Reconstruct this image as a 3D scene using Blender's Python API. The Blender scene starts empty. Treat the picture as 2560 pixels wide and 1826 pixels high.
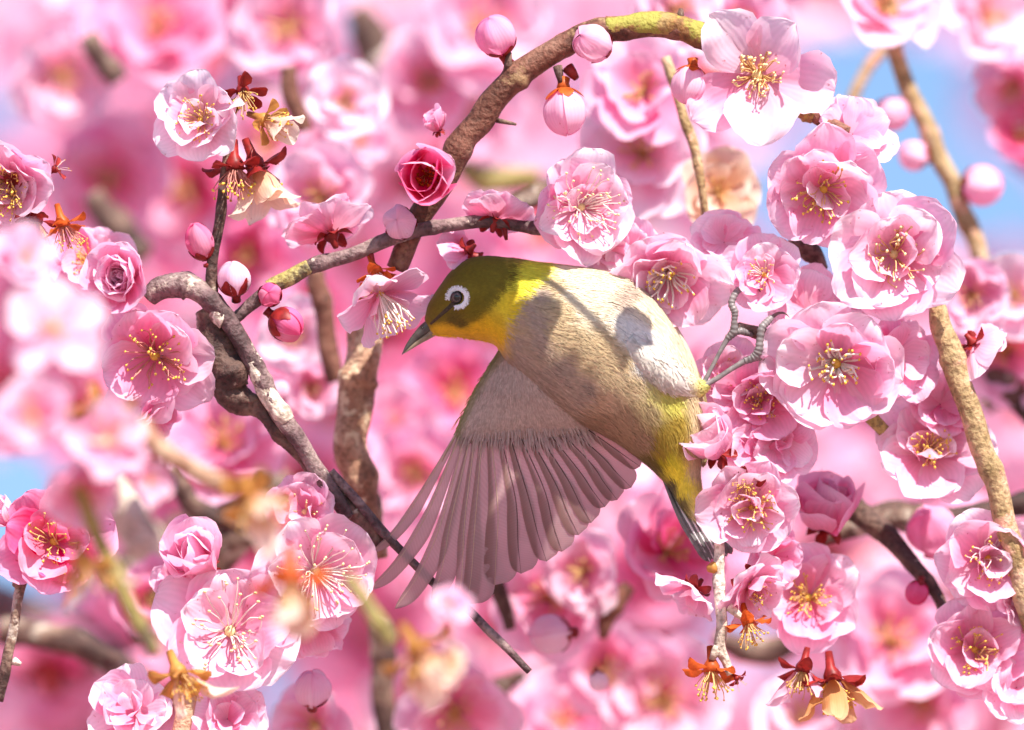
import bpy, math, random
import numpy as np
from mathutils import Vector, Matrix
from mathutils.bvhtree import BVHTree
PI = math.pi
scene = bpy.context.scene
col = scene.collection
# ---------------------------------------------------------------- camera
TILT = math.radians(15)
D = 3.0                      # focus distance (m)
W = 0.303                    # width of the field at the focus distance (m)
S = W / 2560.0               # metres per pixel of the photograph at the focus distance
H = 1.75
CAMLOC = Vector((0, 0, H))
RV = Vector((1, 0, 0)); UV = Vector((0, -math.sin(TILT), math.cos(TILT))); FV = Vector((0, math.cos(TILT), math.sin(TILT)))
cam = bpy.data.cameras.new("camera"); camo = bpy.data.objects.new("camera", cam); col.objects.link(camo)
camo.location = CAMLOC; camo.rotation_euler = (PI / 2 + TILT, 0, 0)
cam.sensor_width = 36; cam.lens = 36 * D / W
cam.clip_start = 0.05; cam.clip_end = 2000
cam.dof.use_dof = True; cam.dof.focus_distance = D - 0.007; cam.dof.aperture_fstop = 4.6
scene.camera = camo
scene.render.resolution_x = 1024; scene.render.resolution_y = 730
# ---------------------------------------------------------------- sky and sun
def cdir(x, y, z):           # right, up, towards the viewer -> world direction
    v = RV * x + UV * y - FV * z
    return v.normalized()
SUN = cdir(0.30, 0.84, 0.42)
world = bpy.data.worlds.new("World"); scene.world = world; world.use_nodes = True
wn = world.node_tree; wn.nodes.clear()
sky = wn.nodes.new('ShaderNodeTexSky'); sky.sky_type = 'NISHITA'; sky.sun_disc = False
sky.sun_elevation = math.asin(SUN.z); sky.sun_rotation = math.atan2(SUN.x, SUN.y)
sky.air_density = 1.0; sky.dust_density = 0.1; sky.ozone_density = 3.5
bg = wn.nodes.new('ShaderNodeBackground'); bg.inputs[1].default_value = 0.095
wo = wn.nodes.new('ShaderNodeOutputWorld')
wn.links.new(sky.outputs[0], bg.inputs[0]); wn.links.new(bg.outputs[0], wo.inputs[0])
sl = bpy.data.lights.new("sun", 'SUN'); sl.energy = 5.0; sl.angle = math.radians(0.53); sl.color = (1, 0.95, 0.88)
so = bpy.data.objects.new("sun", sl); col.objects.link(so)
so.rotation_euler = SUN.to_track_quat('Z', 'Y').to_euler(); so.location = (0, -3, 6)
scene.view_settings.view_transform = 'Standard'; scene.view_settings.look = 'None'
scene.view_settings.exposure = 1.06; scene.view_settings.gamma = 1
scene.cycles.max_bounces = 10; scene.cycles.diffuse_bounces = 5; scene.cycles.transmission_bounces = 6; scene.cycles.transparent_max_bounces = 10

K = 2560 / 2277.0
def P(px, py, d=0.0):        # photo pixel + depth in metres behind the focus plane -> world point
    s = (D + d) / D * S
    return CAMLOC + RV * ((px - 1280) * s) + UV * ((913 - py) * s) + FV * (D + d)
def Q(px, py, q=0.0):        # depth given in photo pixels
    return P(px, py, q * S)

rng = random.Random(7)
# ---------------------------------------------------------------- helpers
def tag(o, label=None, cat=None, group=None, kind=None):
    if label: o['label'] = label
    if cat: o['category'] = cat
    if group: o['group'] = group
    if kind: o['kind'] = kind
    return o
def empty(name, loc, rot=None):
    o = bpy.data.objects.new(name, None); col.objects.link(o)
    o.empty_display_size = 0.005
    if rot is not None:
        o.matrix_world = Matrix.Translation(loc) @ rot.to_4x4()
    else:
        o.location = loc
    return o
def mkmesh(name, verts, faces, mat, cols=None, att=None, smooth=True, matidx=None):
    me = bpy.data.meshes.new(name)
    me.from_pydata([tuple(v) for v in verts], [], faces)
    for m in (mat if isinstance(mat, (list, tuple)) else [mat]): me.materials.append(m)
    if smooth: me.polygons.foreach_set('use_smooth', [True] * len(me.polygons))
    if matidx is not None: me.polygons.foreach_set('material_index', matidx)
    if cols is not None:
        a = me.color_attributes.new('Col', 'FLOAT_COLOR', 'POINT')
        c = np.ones((len(verts), 4), dtype=np.float32); c[:, :3] = np.asarray(cols)[:, :3]
        a.data.foreach_set('color', c.ravel())
    if att is not None:
        for k, vals in att.items():
            a = me.attributes.new(k, 'FLOAT', 'POINT'); a.data.foreach_set('value', np.asarray(vals, dtype=np.float32))
    me.update()
    return me
def obj(name, me, parent=None):
    o = bpy.data.objects.new(name, me); col.objects.link(o)
    if parent is not None: o.parent = parent
    return o
def grid_faces(nu, nv, off=0, wrap=False):
    f = []
    for i in range(nu - 1):
        for j in range(nv if wrap else nv - 1):
            j2 = (j + 1) % nv
            f.append((off + i * nv + j, off + i * nv + j2, off + (i + 1) * nv + j2, off + (i + 1) * nv + j))
    return f
def catmull(pts, n):
    pts = np.array(pts, float); m = len(pts); out = []
    P0 = np.vstack([2 * pts[0] - pts[1], pts, 2 * pts[-1] - pts[-2]])
    for k in range(n):
        t = k / (n - 1) * (m - 1); i = min(int(t), m - 2); f = t - i
        a, b, c, d = P0[i], P0[i + 1], P0[i + 2], P0[i + 3]
        out.append(0.5 * ((2 * b) + (c - a) * f + (2 * a - 5 * b + 4 * c - d) * f * f + (3 * b - a - 3 * c + d) * f ** 3))
    return np.array(out)
def tube(pts, rad, nseg=8, cap=True):
    """pts (n,3) rad (n,) -> verts, faces"""
    pts = np.asarray(pts, float); n = len(pts)
    t = np.gradient(pts, axis=0); t /= (np.linalg.norm(t, axis=1)[:, None] + 1e-12)
    a = np.array([0, 0, 1.0]) if abs(t[0][2]) < 0.8 else np.array([1.0, 0, 0])
    u = np.cross(t[0], a); u /= np.linalg.norm(u)
    vs = []
    for i in range(n):
        u = u - t[i] * np.dot(u, t[i]); u /= np.linalg.norm(u) + 1e-12
        w = np.cross(t[i], u)
        for k in range(nseg):
            an = 2 * PI * k / nseg
            vs.append(pts[i] + (u * math.cos(an) + w * math.sin(an)) * rad[i])
    f = grid_faces(n, nseg, 0, True)
    if cap:
        f.append(tuple(range(nseg))[::-1]); f.append(tuple((n - 1) * nseg + k for k in range(nseg)))
    return vs, f
class MB:
    def __init__(s): s.v = []; s.f = []; s.c = []; s.a = []
    def add(s, v, f, c=None, a=None):
        o = len(s.v); s.v.extend(list(v)); s.f.extend([tuple(i + o for i in q) for q in f])
        if c is not None: s.c.extend([c] * len(v) if len(np.shape(c)) == 1 else list(c))
        if a is not None: s.a.extend(list(a))
    def mesh(s, name, mat, smooth=True, attn=None):
        return mkmesh(name, s.v, s.f, mat, cols=s.c if s.c else None, att={attn: s.a} if attn else None, smooth=smooth)
def ico(center, r, n=6, m=4, sq=(1, 1, 1)):
    v = []; c = np.asarray(center, float)
    for i in range(m + 1):
        th = PI * i / m
        for j in range(n):
            ph = 2 * PI * j / n
            v.append(c + r * np.array([math.sin(th) * math.cos(ph) * sq[0], math.sin(th) * math.sin(ph) * sq[1], math.cos(th) * sq[2]]))
    return v, grid_faces(m + 1, n, 0, True)
# ---------------------------------------------------------------- materials
def nt(name):
    m = bpy.data.materials.new(name); m.use_nodes = True; t = m.node_tree; t.nodes.clear()
    return m, t, t.nodes.new, t.links.new
def ramp(t, stops):
    r = t.nodes.new('ShaderNodeValToRGB'); e = r.color_ramp.elements
    while len(e) > 1: e.remove(e[-1])
    e[0].position = stops[0][0]; e[0].color = (*stops[0][1], 1)
    for p, c in stops[1:]:
        x = e.new(p); x.color = (*c, 1)
    return r
def petal_material(name, base, mid, tip, trans=0.50):
    m, t, N, L = nt(name)
    at = N('ShaderNodeAttribute'); at.attribute_name = 'pu'
    tc = N('ShaderNodeTexCoord'); oi = N('ShaderNodeObjectInfo')
    no = N('ShaderNodeTexNoise'); no.inputs['Scale'].default_value = 260; no.inputs['Detail'].default_value = 3
    L(tc.outputs['Object'], no.inputs['Vector'])
    ma = N('ShaderNodeMath'); ma.operation = 'MULTIPLY_ADD'; ma.inputs[1].default_value = 0.35
    L(no.outputs[0], ma.inputs[0]); L(at.outputs['Fac'], ma.inputs[2])
    sb = N('ShaderNodeMath'); sb.operation = 'SUBTRACT'; sb.inputs[1].default_value = 0.17; L(ma.outputs[0], sb.inputs[0])
    r = ramp(t, [(0.0, base), (0.28, tuple(0.5 * (a + b) for a, b in zip(base, mid))), (0.6, mid), (0.97, tip)])
    L(sb.outputs[0], r.inputs[0])
    # veins run along the petal: fine stripes across pv
    pv = N('ShaderNodeAttribute'); pv.attribute_name = 'pv'
    wv = N('ShaderNodeMath'); wv.operation = 'MULTIPLY'; wv.inputs[1].default_value = 34; L(pv.outputs['Fac'], wv.inputs[0])
    nw = N('ShaderNodeMath'); nw.operation = 'MULTIPLY_ADD'; nw.inputs[1].default_value = 7; L(no.outputs[0], nw.inputs[0]); L(wv.outputs[0], nw.inputs[2])
    sn = N('ShaderNodeMath'); sn.operation = 'SINE'; L(nw.outputs[0], sn.inputs[0])
    hs = N('ShaderNodeHueSaturation')
    mr = N('ShaderNodeMapRange'); mr.inputs[3].default_value = 0.85; mr.inputs[4].default_value = 1.25; L(oi.outputs['Random'], mr.inputs[0])
    L(mr.outputs[0], hs.inputs['Saturation'])
    mv = N('ShaderNodeMapRange'); mv.inputs[1].default_value = -1; mv.inputs[3].default_value = 0.955; mv.inputs[4].default_value = 1.01; L(sn.outputs[0], mv.inputs[0])
    L(mv.outputs[0], hs.inputs['Value'])
    n5 = N('ShaderNodeTexNoise'); n5.inputs['Scale'].default_value = 700; n5.inputs['Detail'].default_value = 2; L(tc.outputs['Object'], n5.inputs['Vector'])
    r5 = ramp(t, [(0.70, (0, 0, 0)), (0.76, (0.55, 0.55, 0.55))]); L(n5.outputs[0], r5.inputs[0])
    m5 = N('ShaderNodeMix'); m5.data_type = 'RGBA'; L(r5.outputs[0], m5.inputs[0]); L(r.outputs[0], m5.inputs[6]); m5.inputs[7].default_value = (0.55, 0.12, 0.14, 1)
    L(m5.outputs[2], hs.inputs['Color'])
    pb = N('ShaderNodeBsdfPrincipled'); pb.inputs['Roughness'].default_value = 0.7; pb.inputs['Specular IOR Level'].default_value = 0.15
    bp = N('ShaderNodeBump'); bp.inputs['Strength'].default_value = 0.10; bp.inputs['Distance'].default_value = 0.0002
    L(sn.outputs[0], bp.inputs['Height']); L(bp.outputs[0], pb.inputs['Normal'])
    tr = N('ShaderNodeBsdfTranslucent'); mx = N('ShaderNodeMixShader'); mx.inputs[0].default_value = trans
    g = N('ShaderNodeGamma'); g.inputs[1].default_value = 1.15; L(hs.outputs[0], g.inputs[0])
    L(hs.outputs[0], pb.inputs['Base Color']); L(g.outputs[0], tr.inputs['Color'])
    o = N('ShaderNodeOutputMaterial'); L(pb.outputs[0], mx.inputs[1]); L(tr.outputs[0], mx.inputs[2]); L(mx.outputs[0], o.inputs[0])
    return m
M = {}
M['pale'] = petal_material('petal_pale', (0.90, 0.34, 0.50), (0.94, 0.54, 0.70), (0.95, 0.72, 0.83))
M['pink'] = petal_material('petal_pink', (0.89, 0.27, 0.43), (0.93, 0.48, 0.66), (0.95, 0.67, 0.80))
M['rose'] = petal_material('petal_rose', (0.86, 0.17, 0.33), (0.90, 0.35, 0.55), (0.92, 0.54, 0.71))  # deeper pink; in the background tone map it also stands for shade
M['hot'] = petal_material('petal_hot', (0.76, 0.05, 0.14), (0.84, 0.16, 0.33), (0.88, 0.33, 0.52))
M['white'] = petal_material('petal_white', (0.92, 0.46, 0.60), (0.95, 0.68, 0.80), (0.96, 0.83, 0.90))
M['cream'] = petal_material('petal_cream', (0.75, 0.38, 0.22), (0.86, 0.62, 0.48), (0.90, 0.76, 0.62))
M['tan'] = petal_material('petal_tan', (0.55, 0.22, 0.06), (0.72, 0.40, 0.18), (0.8, 0.52, 0.30))
def simple(name, c, rough=0.6, trans=0.0, var=0.25, scale=300, spec=0.3, bump=0.0):
    m, t, N, L = nt(name)
    tc = N('ShaderNodeTexCoord'); no = N('ShaderNodeTexNoise'); no.inputs['Scale'].default_value = scale; no.inputs['Detail'].default_value = 4
    L(tc.outputs['Object'], no.inputs['Vector'])
    r = ramp(t, [(0.3, tuple(x * (1 - var) for x in c)), (0.7, tuple(min(1, x * (1 + var)) for x in c))]); L(no.outputs[0], r.inputs[0])
    pb = N('ShaderNodeBsdfPrincipled'); pb.inputs['Roughness'].default_value = rough; pb.inputs['Specular IOR Level'].default_value = spec
    L(r.outputs[0], pb.inputs['Base Color']); o = N('ShaderNodeOutputMaterial')
    if bump:
        b = N('ShaderNodeBump'); b.inputs['Strength'].default_value = 0.8; b.inputs['Distance'].default_value = bump; L(no.outputs[0], b.inputs['Height']); L(b.outputs[0], pb.inputs['Normal'])
    if trans:
        tr = N('ShaderNodeBsdfTranslucent'); L(r.outputs[0], tr.inputs['Color']); mx = N('ShaderNodeMixShader'); mx.inputs[0].default_value = trans
        L(pb.outputs[0], mx.inputs[1]); L(tr.outputs[0], mx.inputs[2]); L(mx.outputs[0], o.inputs[0])
    else: L(pb.outputs[0], o.inputs[0])
    return m
M['fil_white'] = simple('filament_white', (0.92, 0.80, 0.74), 0.5, 0.3, 0.06)
M['fil_gold'] = simple('filament_gold', (0.82, 0.55, 0.24), 0.5, 0.3, 0.2)
M['fil_rose'] = simple('filament_rose', (0.70, 0.30, 0.24), 0.5, 0.3, 0.15)
M['anther'] = simple('anther_yellow', (0.80, 0.48, 0.08), 0.7, 0.1, 0.3)
M['anther_pale'] = simple('anther_pale', (0.88, 0.70, 0.34), 0.7, 0.1, 0.2)
M['anther_brown'] = simple('anther_brown', (0.36, 0.12, 0.03), 0.7, 0.1, 0.3)
M['calyx'] = simple('calyx_red', (0.26, 0.018, 0.016), 0.45, 0.25, 0.4, 400)
M['calyx_orange'] = simple('calyx_orange', (0.62, 0.12, 0.02), 0.45, 0.4, 0.4, 400)
M['calyx_gold'] = simple('calyx_gold', (0.58, 0.28, 0.07), 0.5, 0.4, 0.3, 300)
def bark(name, a, b, c, lich=None, lamt=0.62):
    m, t, N, L = nt(name)
    tc = N('ShaderNodeTexCoord')
    n1 = N('ShaderNodeTexNoise'); n1.inputs['Scale'].default_value = 90; n1.inputs['Detail'].default_value = 6; L(tc.outputs['Object'], n1.inputs['Vector'])
    n2 = N('ShaderNodeTexNoise'); n2.inputs['Scale'].default_value = 700; n2.inputs['Detail'].default_value = 4; L(tc.outputs['Object'], n2.inputs['Vector'])
    r = ramp(t, [(0.36, a), (0.52, b), (0.66, c)]); L(n1.outputs[0], r.inputs[0])
    mx = N('ShaderNodeMix'); mx.data_type = 'RGBA'; mx.blend_type = 'MULTIPLY'; mx.inputs[0].default_value = 0.75
    r2 = ramp(t, [(0.36, (0.45, 0.42, 0.4)), (0.55, (1, 1, 1))]); L(n2.outputs[0], r2.inputs[0])
    L(r.outputs[0], mx.inputs[6]); L(r2.outputs[0], mx.inputs[7]); out = mx.outputs[2]
    if lich:
        n3 = N('ShaderNodeTexNoise'); n3.inputs['Scale'].default_value = 110; n3.inputs['Detail'].default_value = 7; n3.inputs['Roughness'].default_value = 0.65; L(tc.outputs['Object'], n3.inputs['Vector'])
        r3 = ramp(t, [(lamt - 0.06, (0, 0, 0)), (lamt, (1, 1, 1))]); L(n3.outputs[0], r3.inputs[0])
        m2 = N('ShaderNodeMix'); m2.data_type = 'RGBA'; L(r3.outputs[0], m2.inputs[0]); L(out, m2.inputs[6]); m2.inputs[7].default_value = (*lich, 1); out = m2.outputs[2]
    pb = N('ShaderNodeBsdfPrincipled'); pb.inputs['Roughness'].default_value = 0.7; pb.inputs['Specular IOR Level'].default_value = 0.3
    bp = N('ShaderNodeBump'); bp.inputs['Strength'].default_value = 1.0; bp.inputs['Distance'].default_value = 0.0009
    L(n2.outputs[0], bp.inputs['Height']); L(bp.outputs[0], pb.inputs['Normal']); L(out, pb.inputs['Base Color'])
    o = N('ShaderNodeOutputMaterial'); L(pb.outputs[0], o.inputs[0]); return m
M['bark_brown'] = bark('bark_brown', (0.10, 0.036, 0.022), (0.19, 0.075, 0.048), (0.25, 0.125, 0.085), (0.27, 0.16, 0.08), 0.66)
M['bark_grey'] = bark('bark_grey', (0.075, 0.042, 0.042), (0.17, 0.10, 0.10), (0.30, 0.21, 0.19), (0.60, 0.50, 0.40), 0.67)
M['bark_yellow'] = bark('bark_yellow', (0.30, 0.20, 0.085), (0.44, 0.30, 0.15), (0.54, 0.39, 0.25), (0.60, 0.34, 0.22), 0.6)
M['bark_tan'] = bark('bark_tan', (0.26, 0.12, 0.07), (0.42, 0.24, 0.15), (0.56, 0.36, 0.24), (0.62, 0.48, 0.32), 0.6)
M['bark_dark'] = bark('bark_dark', (0.05, 0.026, 0.022), (0.12, 0.065, 0.05), (0.26, 0.17, 0.12), (0.45, 0.38, 0.30), 0.64)
M['bark_ochre'] = bark('bark_ochre', (0.16, 0.075, 0.03), (0.30, 0.15, 0.05), (0.34, 0.22, 0.08), (0.30, 0.27, 0.05), 0.56)
M['bark_white'] = bark('bark_white', (0.40, 0.31, 0.24), (0.68, 0.58, 0.46), (0.8, 0.72, 0.6), (0.24, 0.15, 0.12), 0.62)
M['bark_green'] = bark('bark_green', (0.20, 0.16, 0.05), (0.36, 0.29, 0.09), (0.46, 0.38, 0.16), (0.12, 0.09, 0.05), 0.6)
def vcol_mat(name, rough=0.75, trans=0.15, sheen=0.08, bump=True):
    m, t, N, L = nt(name)
    a = N('ShaderNodeVertexColor'); a.layer_name = 'Col'
    pb = N('ShaderNodeBsdfPrincipled'); pb.inputs['Roughness'].default_value = rough; pb.inputs['Specular IOR Level'].default_value = 0.2
    pb.inputs['Sheen Weight'].default_value = sheen
    tc = N('ShaderNodeTexCoord'); no = N('ShaderNodeTexNoise'); no.inputs['Scale'].default_value = 900; no.inputs['Detail'].default_value = 3; L(tc.outputs['Object'], no.inputs['Vector'])
    r = ramp(t, [(0.3, (0.8, 0.8, 0.8)), (0.7, (1, 1, 1))]); L(no.outputs[0], r.inputs[0])
    mx = N('ShaderNodeMix'); mx.data_type = 'RGBA'; mx.blend_type = 'MULTIPLY'; mx.inputs[0].default_value = 1
    L(a.outputs[0], mx.inputs[6]); L(r.outputs[0], mx.inputs[7]); L(mx.outputs[2], pb.inputs['Base Color'])
    tr = N('ShaderNodeBsdfTranslucent'); L(mx.outputs[2], tr.inputs['Color']); ms = N('ShaderNodeMixShader'); ms.inputs[0].default_value = trans
    o = N('ShaderNodeOutputMaterial'); L(pb.outputs[0], ms.inputs[1]); L(tr.outputs[0], ms.inputs[2]); L(ms.outputs[0], o.inputs[0]); return m
M['plumage'] = vcol_mat('plumage')
def vane_mat():
    m, t, N, L = nt('feather_vane')
    at = N('ShaderNodeAttribute'); at.attribute_name = 'pu'; pv = N('ShaderNodeAttribute'); pv.attribute_name = 'pv'
    # barbs: fine stripes running obliquely off the shaft
    s1 = N('ShaderNodeMath'); s1.operation = 'MULTIPLY'; s1.inputs[1].default_value = 260; L(at.outputs['Fac'], s1.inputs[0])
    ab = N('ShaderNodeMath'); ab.operation = 'ABSOLUTE'; L(pv.outputs['Fac'], ab.inputs[0])
    s2 = N('ShaderNodeMath'); s2.operation = 'MULTIPLY_ADD'; s2.inputs[1].default_value = -22; L(ab.outputs[0], s2.inputs[0]); L(s1.outputs[0], s2.inputs[2])
    sn = N('ShaderNodeMath'); sn.operation = 'SINE'; L(s2.outputs[0], sn.inputs[0])
    mr = N('ShaderNodeMapRange'); mr.inputs[1].default_value = -1; mr.inputs[3].default_value = 0.85; mr.inputs[4].default_value = 1.0; L(sn.outputs[0], mr.inputs[0])
    r = ramp(t, [(0.0, (0.44, 0.32, 0.29)), (0.5, (0.40, 0.27, 0.26)), (1.0, (0.27, 0.165, 0.165))]); L(at.outputs['Fac'], r.inputs[0])
    mx = N('ShaderNodeMix'); mx.data_type = 'RGBA'; mx.blend_type = 'MULTIPLY'; mx.inputs[0].default_value = 1
    cb = N('ShaderNodeCombineColor'); [L(mr.outputs[0], cb.inputs[i]) for i in range(3)]
    L(r.outputs[0], mx.inputs[6]); L(cb.outputs[0], mx.inputs[7])
    ed = ramp(t, [(0.0, (0.55, 0.5, 0.42)), (0.16, (0.75, 0.72, 0.66)), (0.24, (1.0, 1.0, 1.0)), (0.85, (1, 1, 1)), (1.0, (0.72, 0.68, 0.68))])
    pa = N('ShaderNodeMath'); pa.operation = 'ADD'; pa.inputs[1].default_value = 0.28; L(pv.outputs['Fac'], pa.inputs[0]); L(pa.outputs[0], ed.inputs[0])
    mx2 = N('ShaderNodeMix'); mx2.data_type = 'RGBA'; mx2.blend_type = 'MULTIPLY'; mx2.inputs[0].default_value = 1; L(mx.outputs[2], mx2.inputs[6]); L(ed.outputs[0], mx2.inputs[7]); mx = mx2
    pb = N('ShaderNodeBsdfPrincipled'); pb.inputs['Roughness'].default_value = 0.5; L(mx.outputs[2], pb.inputs['Base Color'])
    pb.inputs['Specular IOR Level'].default_value = 0.3
    tr = N('ShaderNodeBsdfTranslucent'); tr.inputs[0].default_value = (0.62, 0.42, 0.42, 1)
    ms = N('ShaderNodeMixShader'); ms.inputs[0].default_value = 0.4; L(pb.outputs[0], ms.inputs[1]); L(tr.outputs[0], ms.inputs[2])
    tp = N('ShaderNodeBsdfTransparent'); tp.inputs[0].default_value = (0.85, 0.62, 0.62, 1)
    m2 = N('ShaderNodeMixShader'); m2.inputs[0].default_value = 0.07; L(ms.outputs[0], m2.inputs[1]); L(tp.outputs[0], m2.inputs[2])
    o = N('ShaderNodeOutputMaterial'); L(m2.outputs[0], o.inputs[0]); return m
M['vane'] = vane_mat()
M['rachis'] = simple('rachis', (0.50, 0.36, 0.26), 0.4, 0.1, 0.1)
M['rachis_dark'] = simple('rachis_dark', (0.10, 0.06, 0.05), 0.4, 0.1, 0.1)
M['beak_up'] = simple('beak_upper', (0.06, 0.055, 0.05), 0.3, 0, 0.45, 500, 0.5)
M['beak_low'] = simple('beak_lower', (0.20, 0.15, 0.10), 0.32, 0, 0.3, 500, 0.5)
M['eye'] = simple('eye_black', (0.016, 0.011, 0.01), 0.12, 0, 0.3, 500, 0.5)
M['iris'] = simple('eye_iris', (0.085, 0.055, 0.045), 0.15, 0, 0.3, 500, 0.5)
M['ring'] = simple('eye_ring', (0.80, 0.77, 0.78), 0.8, 0, 0.12, 2500, 0.1, 0.0003)
M['leg'] = simple('leg_grey', (0.17, 0.145, 0.14), 0.45, 0, 0.35, 500, 0.4, 0.0002)
M['claw'] = simple('claw', (0.10, 0.07, 0.06), 0.3, 0, 0.2)
M['tailv'] = simple('tail_vane', (0.16, 0.155, 0.15), 0.5, 0.1, 0.3, 500)
M['tailw'] = simple('tail_shaft', (0.75, 0.74, 0.74), 0.5, 0.1, 0.1, 500)
M['ground_warm_fill'] = simple('ground_warm_fill', (0.27, 0.19, 0.16), 0.9, 0, 0.25, 3)  # unseen ground, tinted pinkish to bounce warm fill light up onto the bird
# ---------------------------------------------------------------- ground
v = [(-600, -600, 0), (600, -600, 0), (600, 600, 0), (-600, 600, 0)]
g = obj('ground', mkmesh('ground', v, [(0, 1, 2, 3)], M['ground_warm_fill'], smooth=False)); tag(g, kind='structure')
# ---------------------------------------------------------------- blossoms
def petal_verts(rg, L, Wd, elev, cup=0.25, curl=0.25, ruf=0.06, nu=12, nv=11, base=0.02, notch=0.0):
    """a rounded, cupped petal; returns verts, u, v"""
    s_ = np.linspace(0, 1, nu)[:, None] * np.ones((1, nv)); v = np.linspace(-1, 1, nv)[None, :] * np.ones((nu, 1))
    u = 1 - (1 - s_) ** 1.6
    c = rg.uniform(0.52, 0.62)
    lo = 0.13 + 0.87 * np.sin(np.clip(u / c, 0, 1) * PI / 2) ** 1.25
    hi = np.sqrt(np.clip(1 - ((u - c) / (1 - c)) ** 2.3, 0, 1))
    f = np.where(u < c, lo, hi)
    x = v * f * Wd * 0.5; y = L * u
    ph = [rg.uniform(0, 6.28) for _ in range(6)]
    # scalloped rim
    ang = np.arctan2(x, y - c * L + 1e-9); rim = np.clip(np.maximum(u ** 3, (u > 0.25) * np.abs(v) ** 4 * np.clip(u * 1.6, 0, 1)), 0, 1)
    k = 1 + rim * (0.045 * np.sin(3 * ang + ph[0]) + 0.030 * np.sin(6 * ang + ph[1]) + 0.018 * np.sin(13 * ang + ph[5]))
    x = x * k; y = c * L + (y - c * L) * k
    z = curl * L * u ** 2 * (0.7 + 0.3 * u) + cup * Wd * 0.5 * ((x / (Wd * 0.5)) ** 2) * (0.6 + 0.7 * u)
    z = z + ruf * L * rim * (0.9 * np.sin(2.4 * ang + ph[2]) + 0.5 * np.sin(4.5 * ang + ph[3]) + 0.2 * np.sin(9 * ang + ph[4]))
    z = z + ruf * 0.30 * L * np.sin(4.5 * u + ph[5]) * u * np.cos(2 * v + ph[4])
    z = z - 0.10 * L * rg.uniform(0.0, 1.0) * np.clip((u - 0.8) / 0.2, 0, 1) ** 2
    z = z + 0.012 * L * u ** 1.5 * (np.sin(8 * v + ph[1]) + 0.7 * np.sin(13 * v + 2 * u + ph[2]))
    fold = rg.uniform(-0.06, 0.12) * L; z = z - fold * np.exp(-(v / 0.22) ** 2) * np.sin(u * PI)
    roll = rg.uniform(-0.20, 0.20)
    x, z = x * math.cos(roll) - z * math.sin(roll), x * math.sin(roll) + z * math.cos(roll)
    ce, se = math.cos(elev), math.sin(elev)
    yr = base * L + y * ce - z * se; zr = y * se + z * ce
    uu = np.clip(np.maximum(u, rim * 0.9), 0, 1)
    return np.stack([x, yr, zr], -1).reshape(-1, 3), uu.ravel(), v.ravel()
def rotz(P3, a):
    c, s = math.cos(a), math.sin(a); R = np.array([[c, -s, 0], [s, c, 0], [0, 0, 1]]); return P3 @ R.T
def stamens(parent, rg, R, n=44, spread=0.95, ln=(0.38, 0.60), fm='fil_white', am='anther', sw=0.9, bend=None, arad=0.024):
    f = MB(); a = MB()
    for i in range(n):
        th = spread * math.sqrt(rg.uniform(0.02, 1)); ph = rg.uniform(0, 2 * PI); l = R * rg.uniform(*ln)
        d = np.array([math.sin(th) * math.cos(ph), math.sin(th) * math.sin(ph), math.cos(th)])
        b = np.array([math.cos(ph), math.sin(ph), 0]) * R * 0.07 * (0.4 + th)
        k = np.array([rg.gauss(0, 1), rg.gauss(0, 1), rg.gauss(0, 1)]) * R * 0.05
        bd = np.array([0, 0, 0.0]) if bend is None else np.asarray(bend) * R
        pts = [b, b + d * l * 0.35 + k * 0.5, b + d * l * 0.7 + k + bd * 0.3, b + d * l + bd]
        pts = catmull(pts, 7)
        v, fc = tube(pts, [R * 0.0125 * sw] * 5 + [R * 0.010 * sw] * 2, 4, False); f.add(v, fc)
        v, fc = ico(pts[-1], R * arad * rg.uniform(0.8, 1.3), 6, 4, (1, 0.75, 0.9)); a.add(v, fc)
    pv_, pf_ = ico((0, 0, 0.03 * R), 0.085 * R, 8, 5); a.add(pv_, pf_)
    so_ = obj('stamens', f.mesh('stamens', M[fm]), parent)
    obj('anthers', a.mesh('anthers', M[am]), so_)
    return so_
def calyx(parent, rg, R, mat='calyx', n=5, elev=-0.25, zoff=-0.02, stalk=0.16, size=0.40):
    m = MB()
    for k in range(n):
        pv, u, v = petal_verts(rg, R * size, R * size * 0.72, elev, 0.5, -0.25, 0.02, 7, 7, 0.2)
        m.add(rotz(pv, 2 * PI * (k + 0.5) / n) + np.array([0, 0, zoff * R]), grid_faces(7, 7))
    v, f = tube([(0, 0, zoff * R - 0.03 * R), (0, 0, (zoff - 0.07) * R), (0, 0, (zoff - 0.17) * R), (0, 0, (zoff - 0.17 - stalk) * R)], [R * 0.17, R * 0.16, R * 0.09, R * 0.06], 9); m.add(v, f)
    return obj('calyx', m.mesh('calyx', M[mat]), parent)
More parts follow.
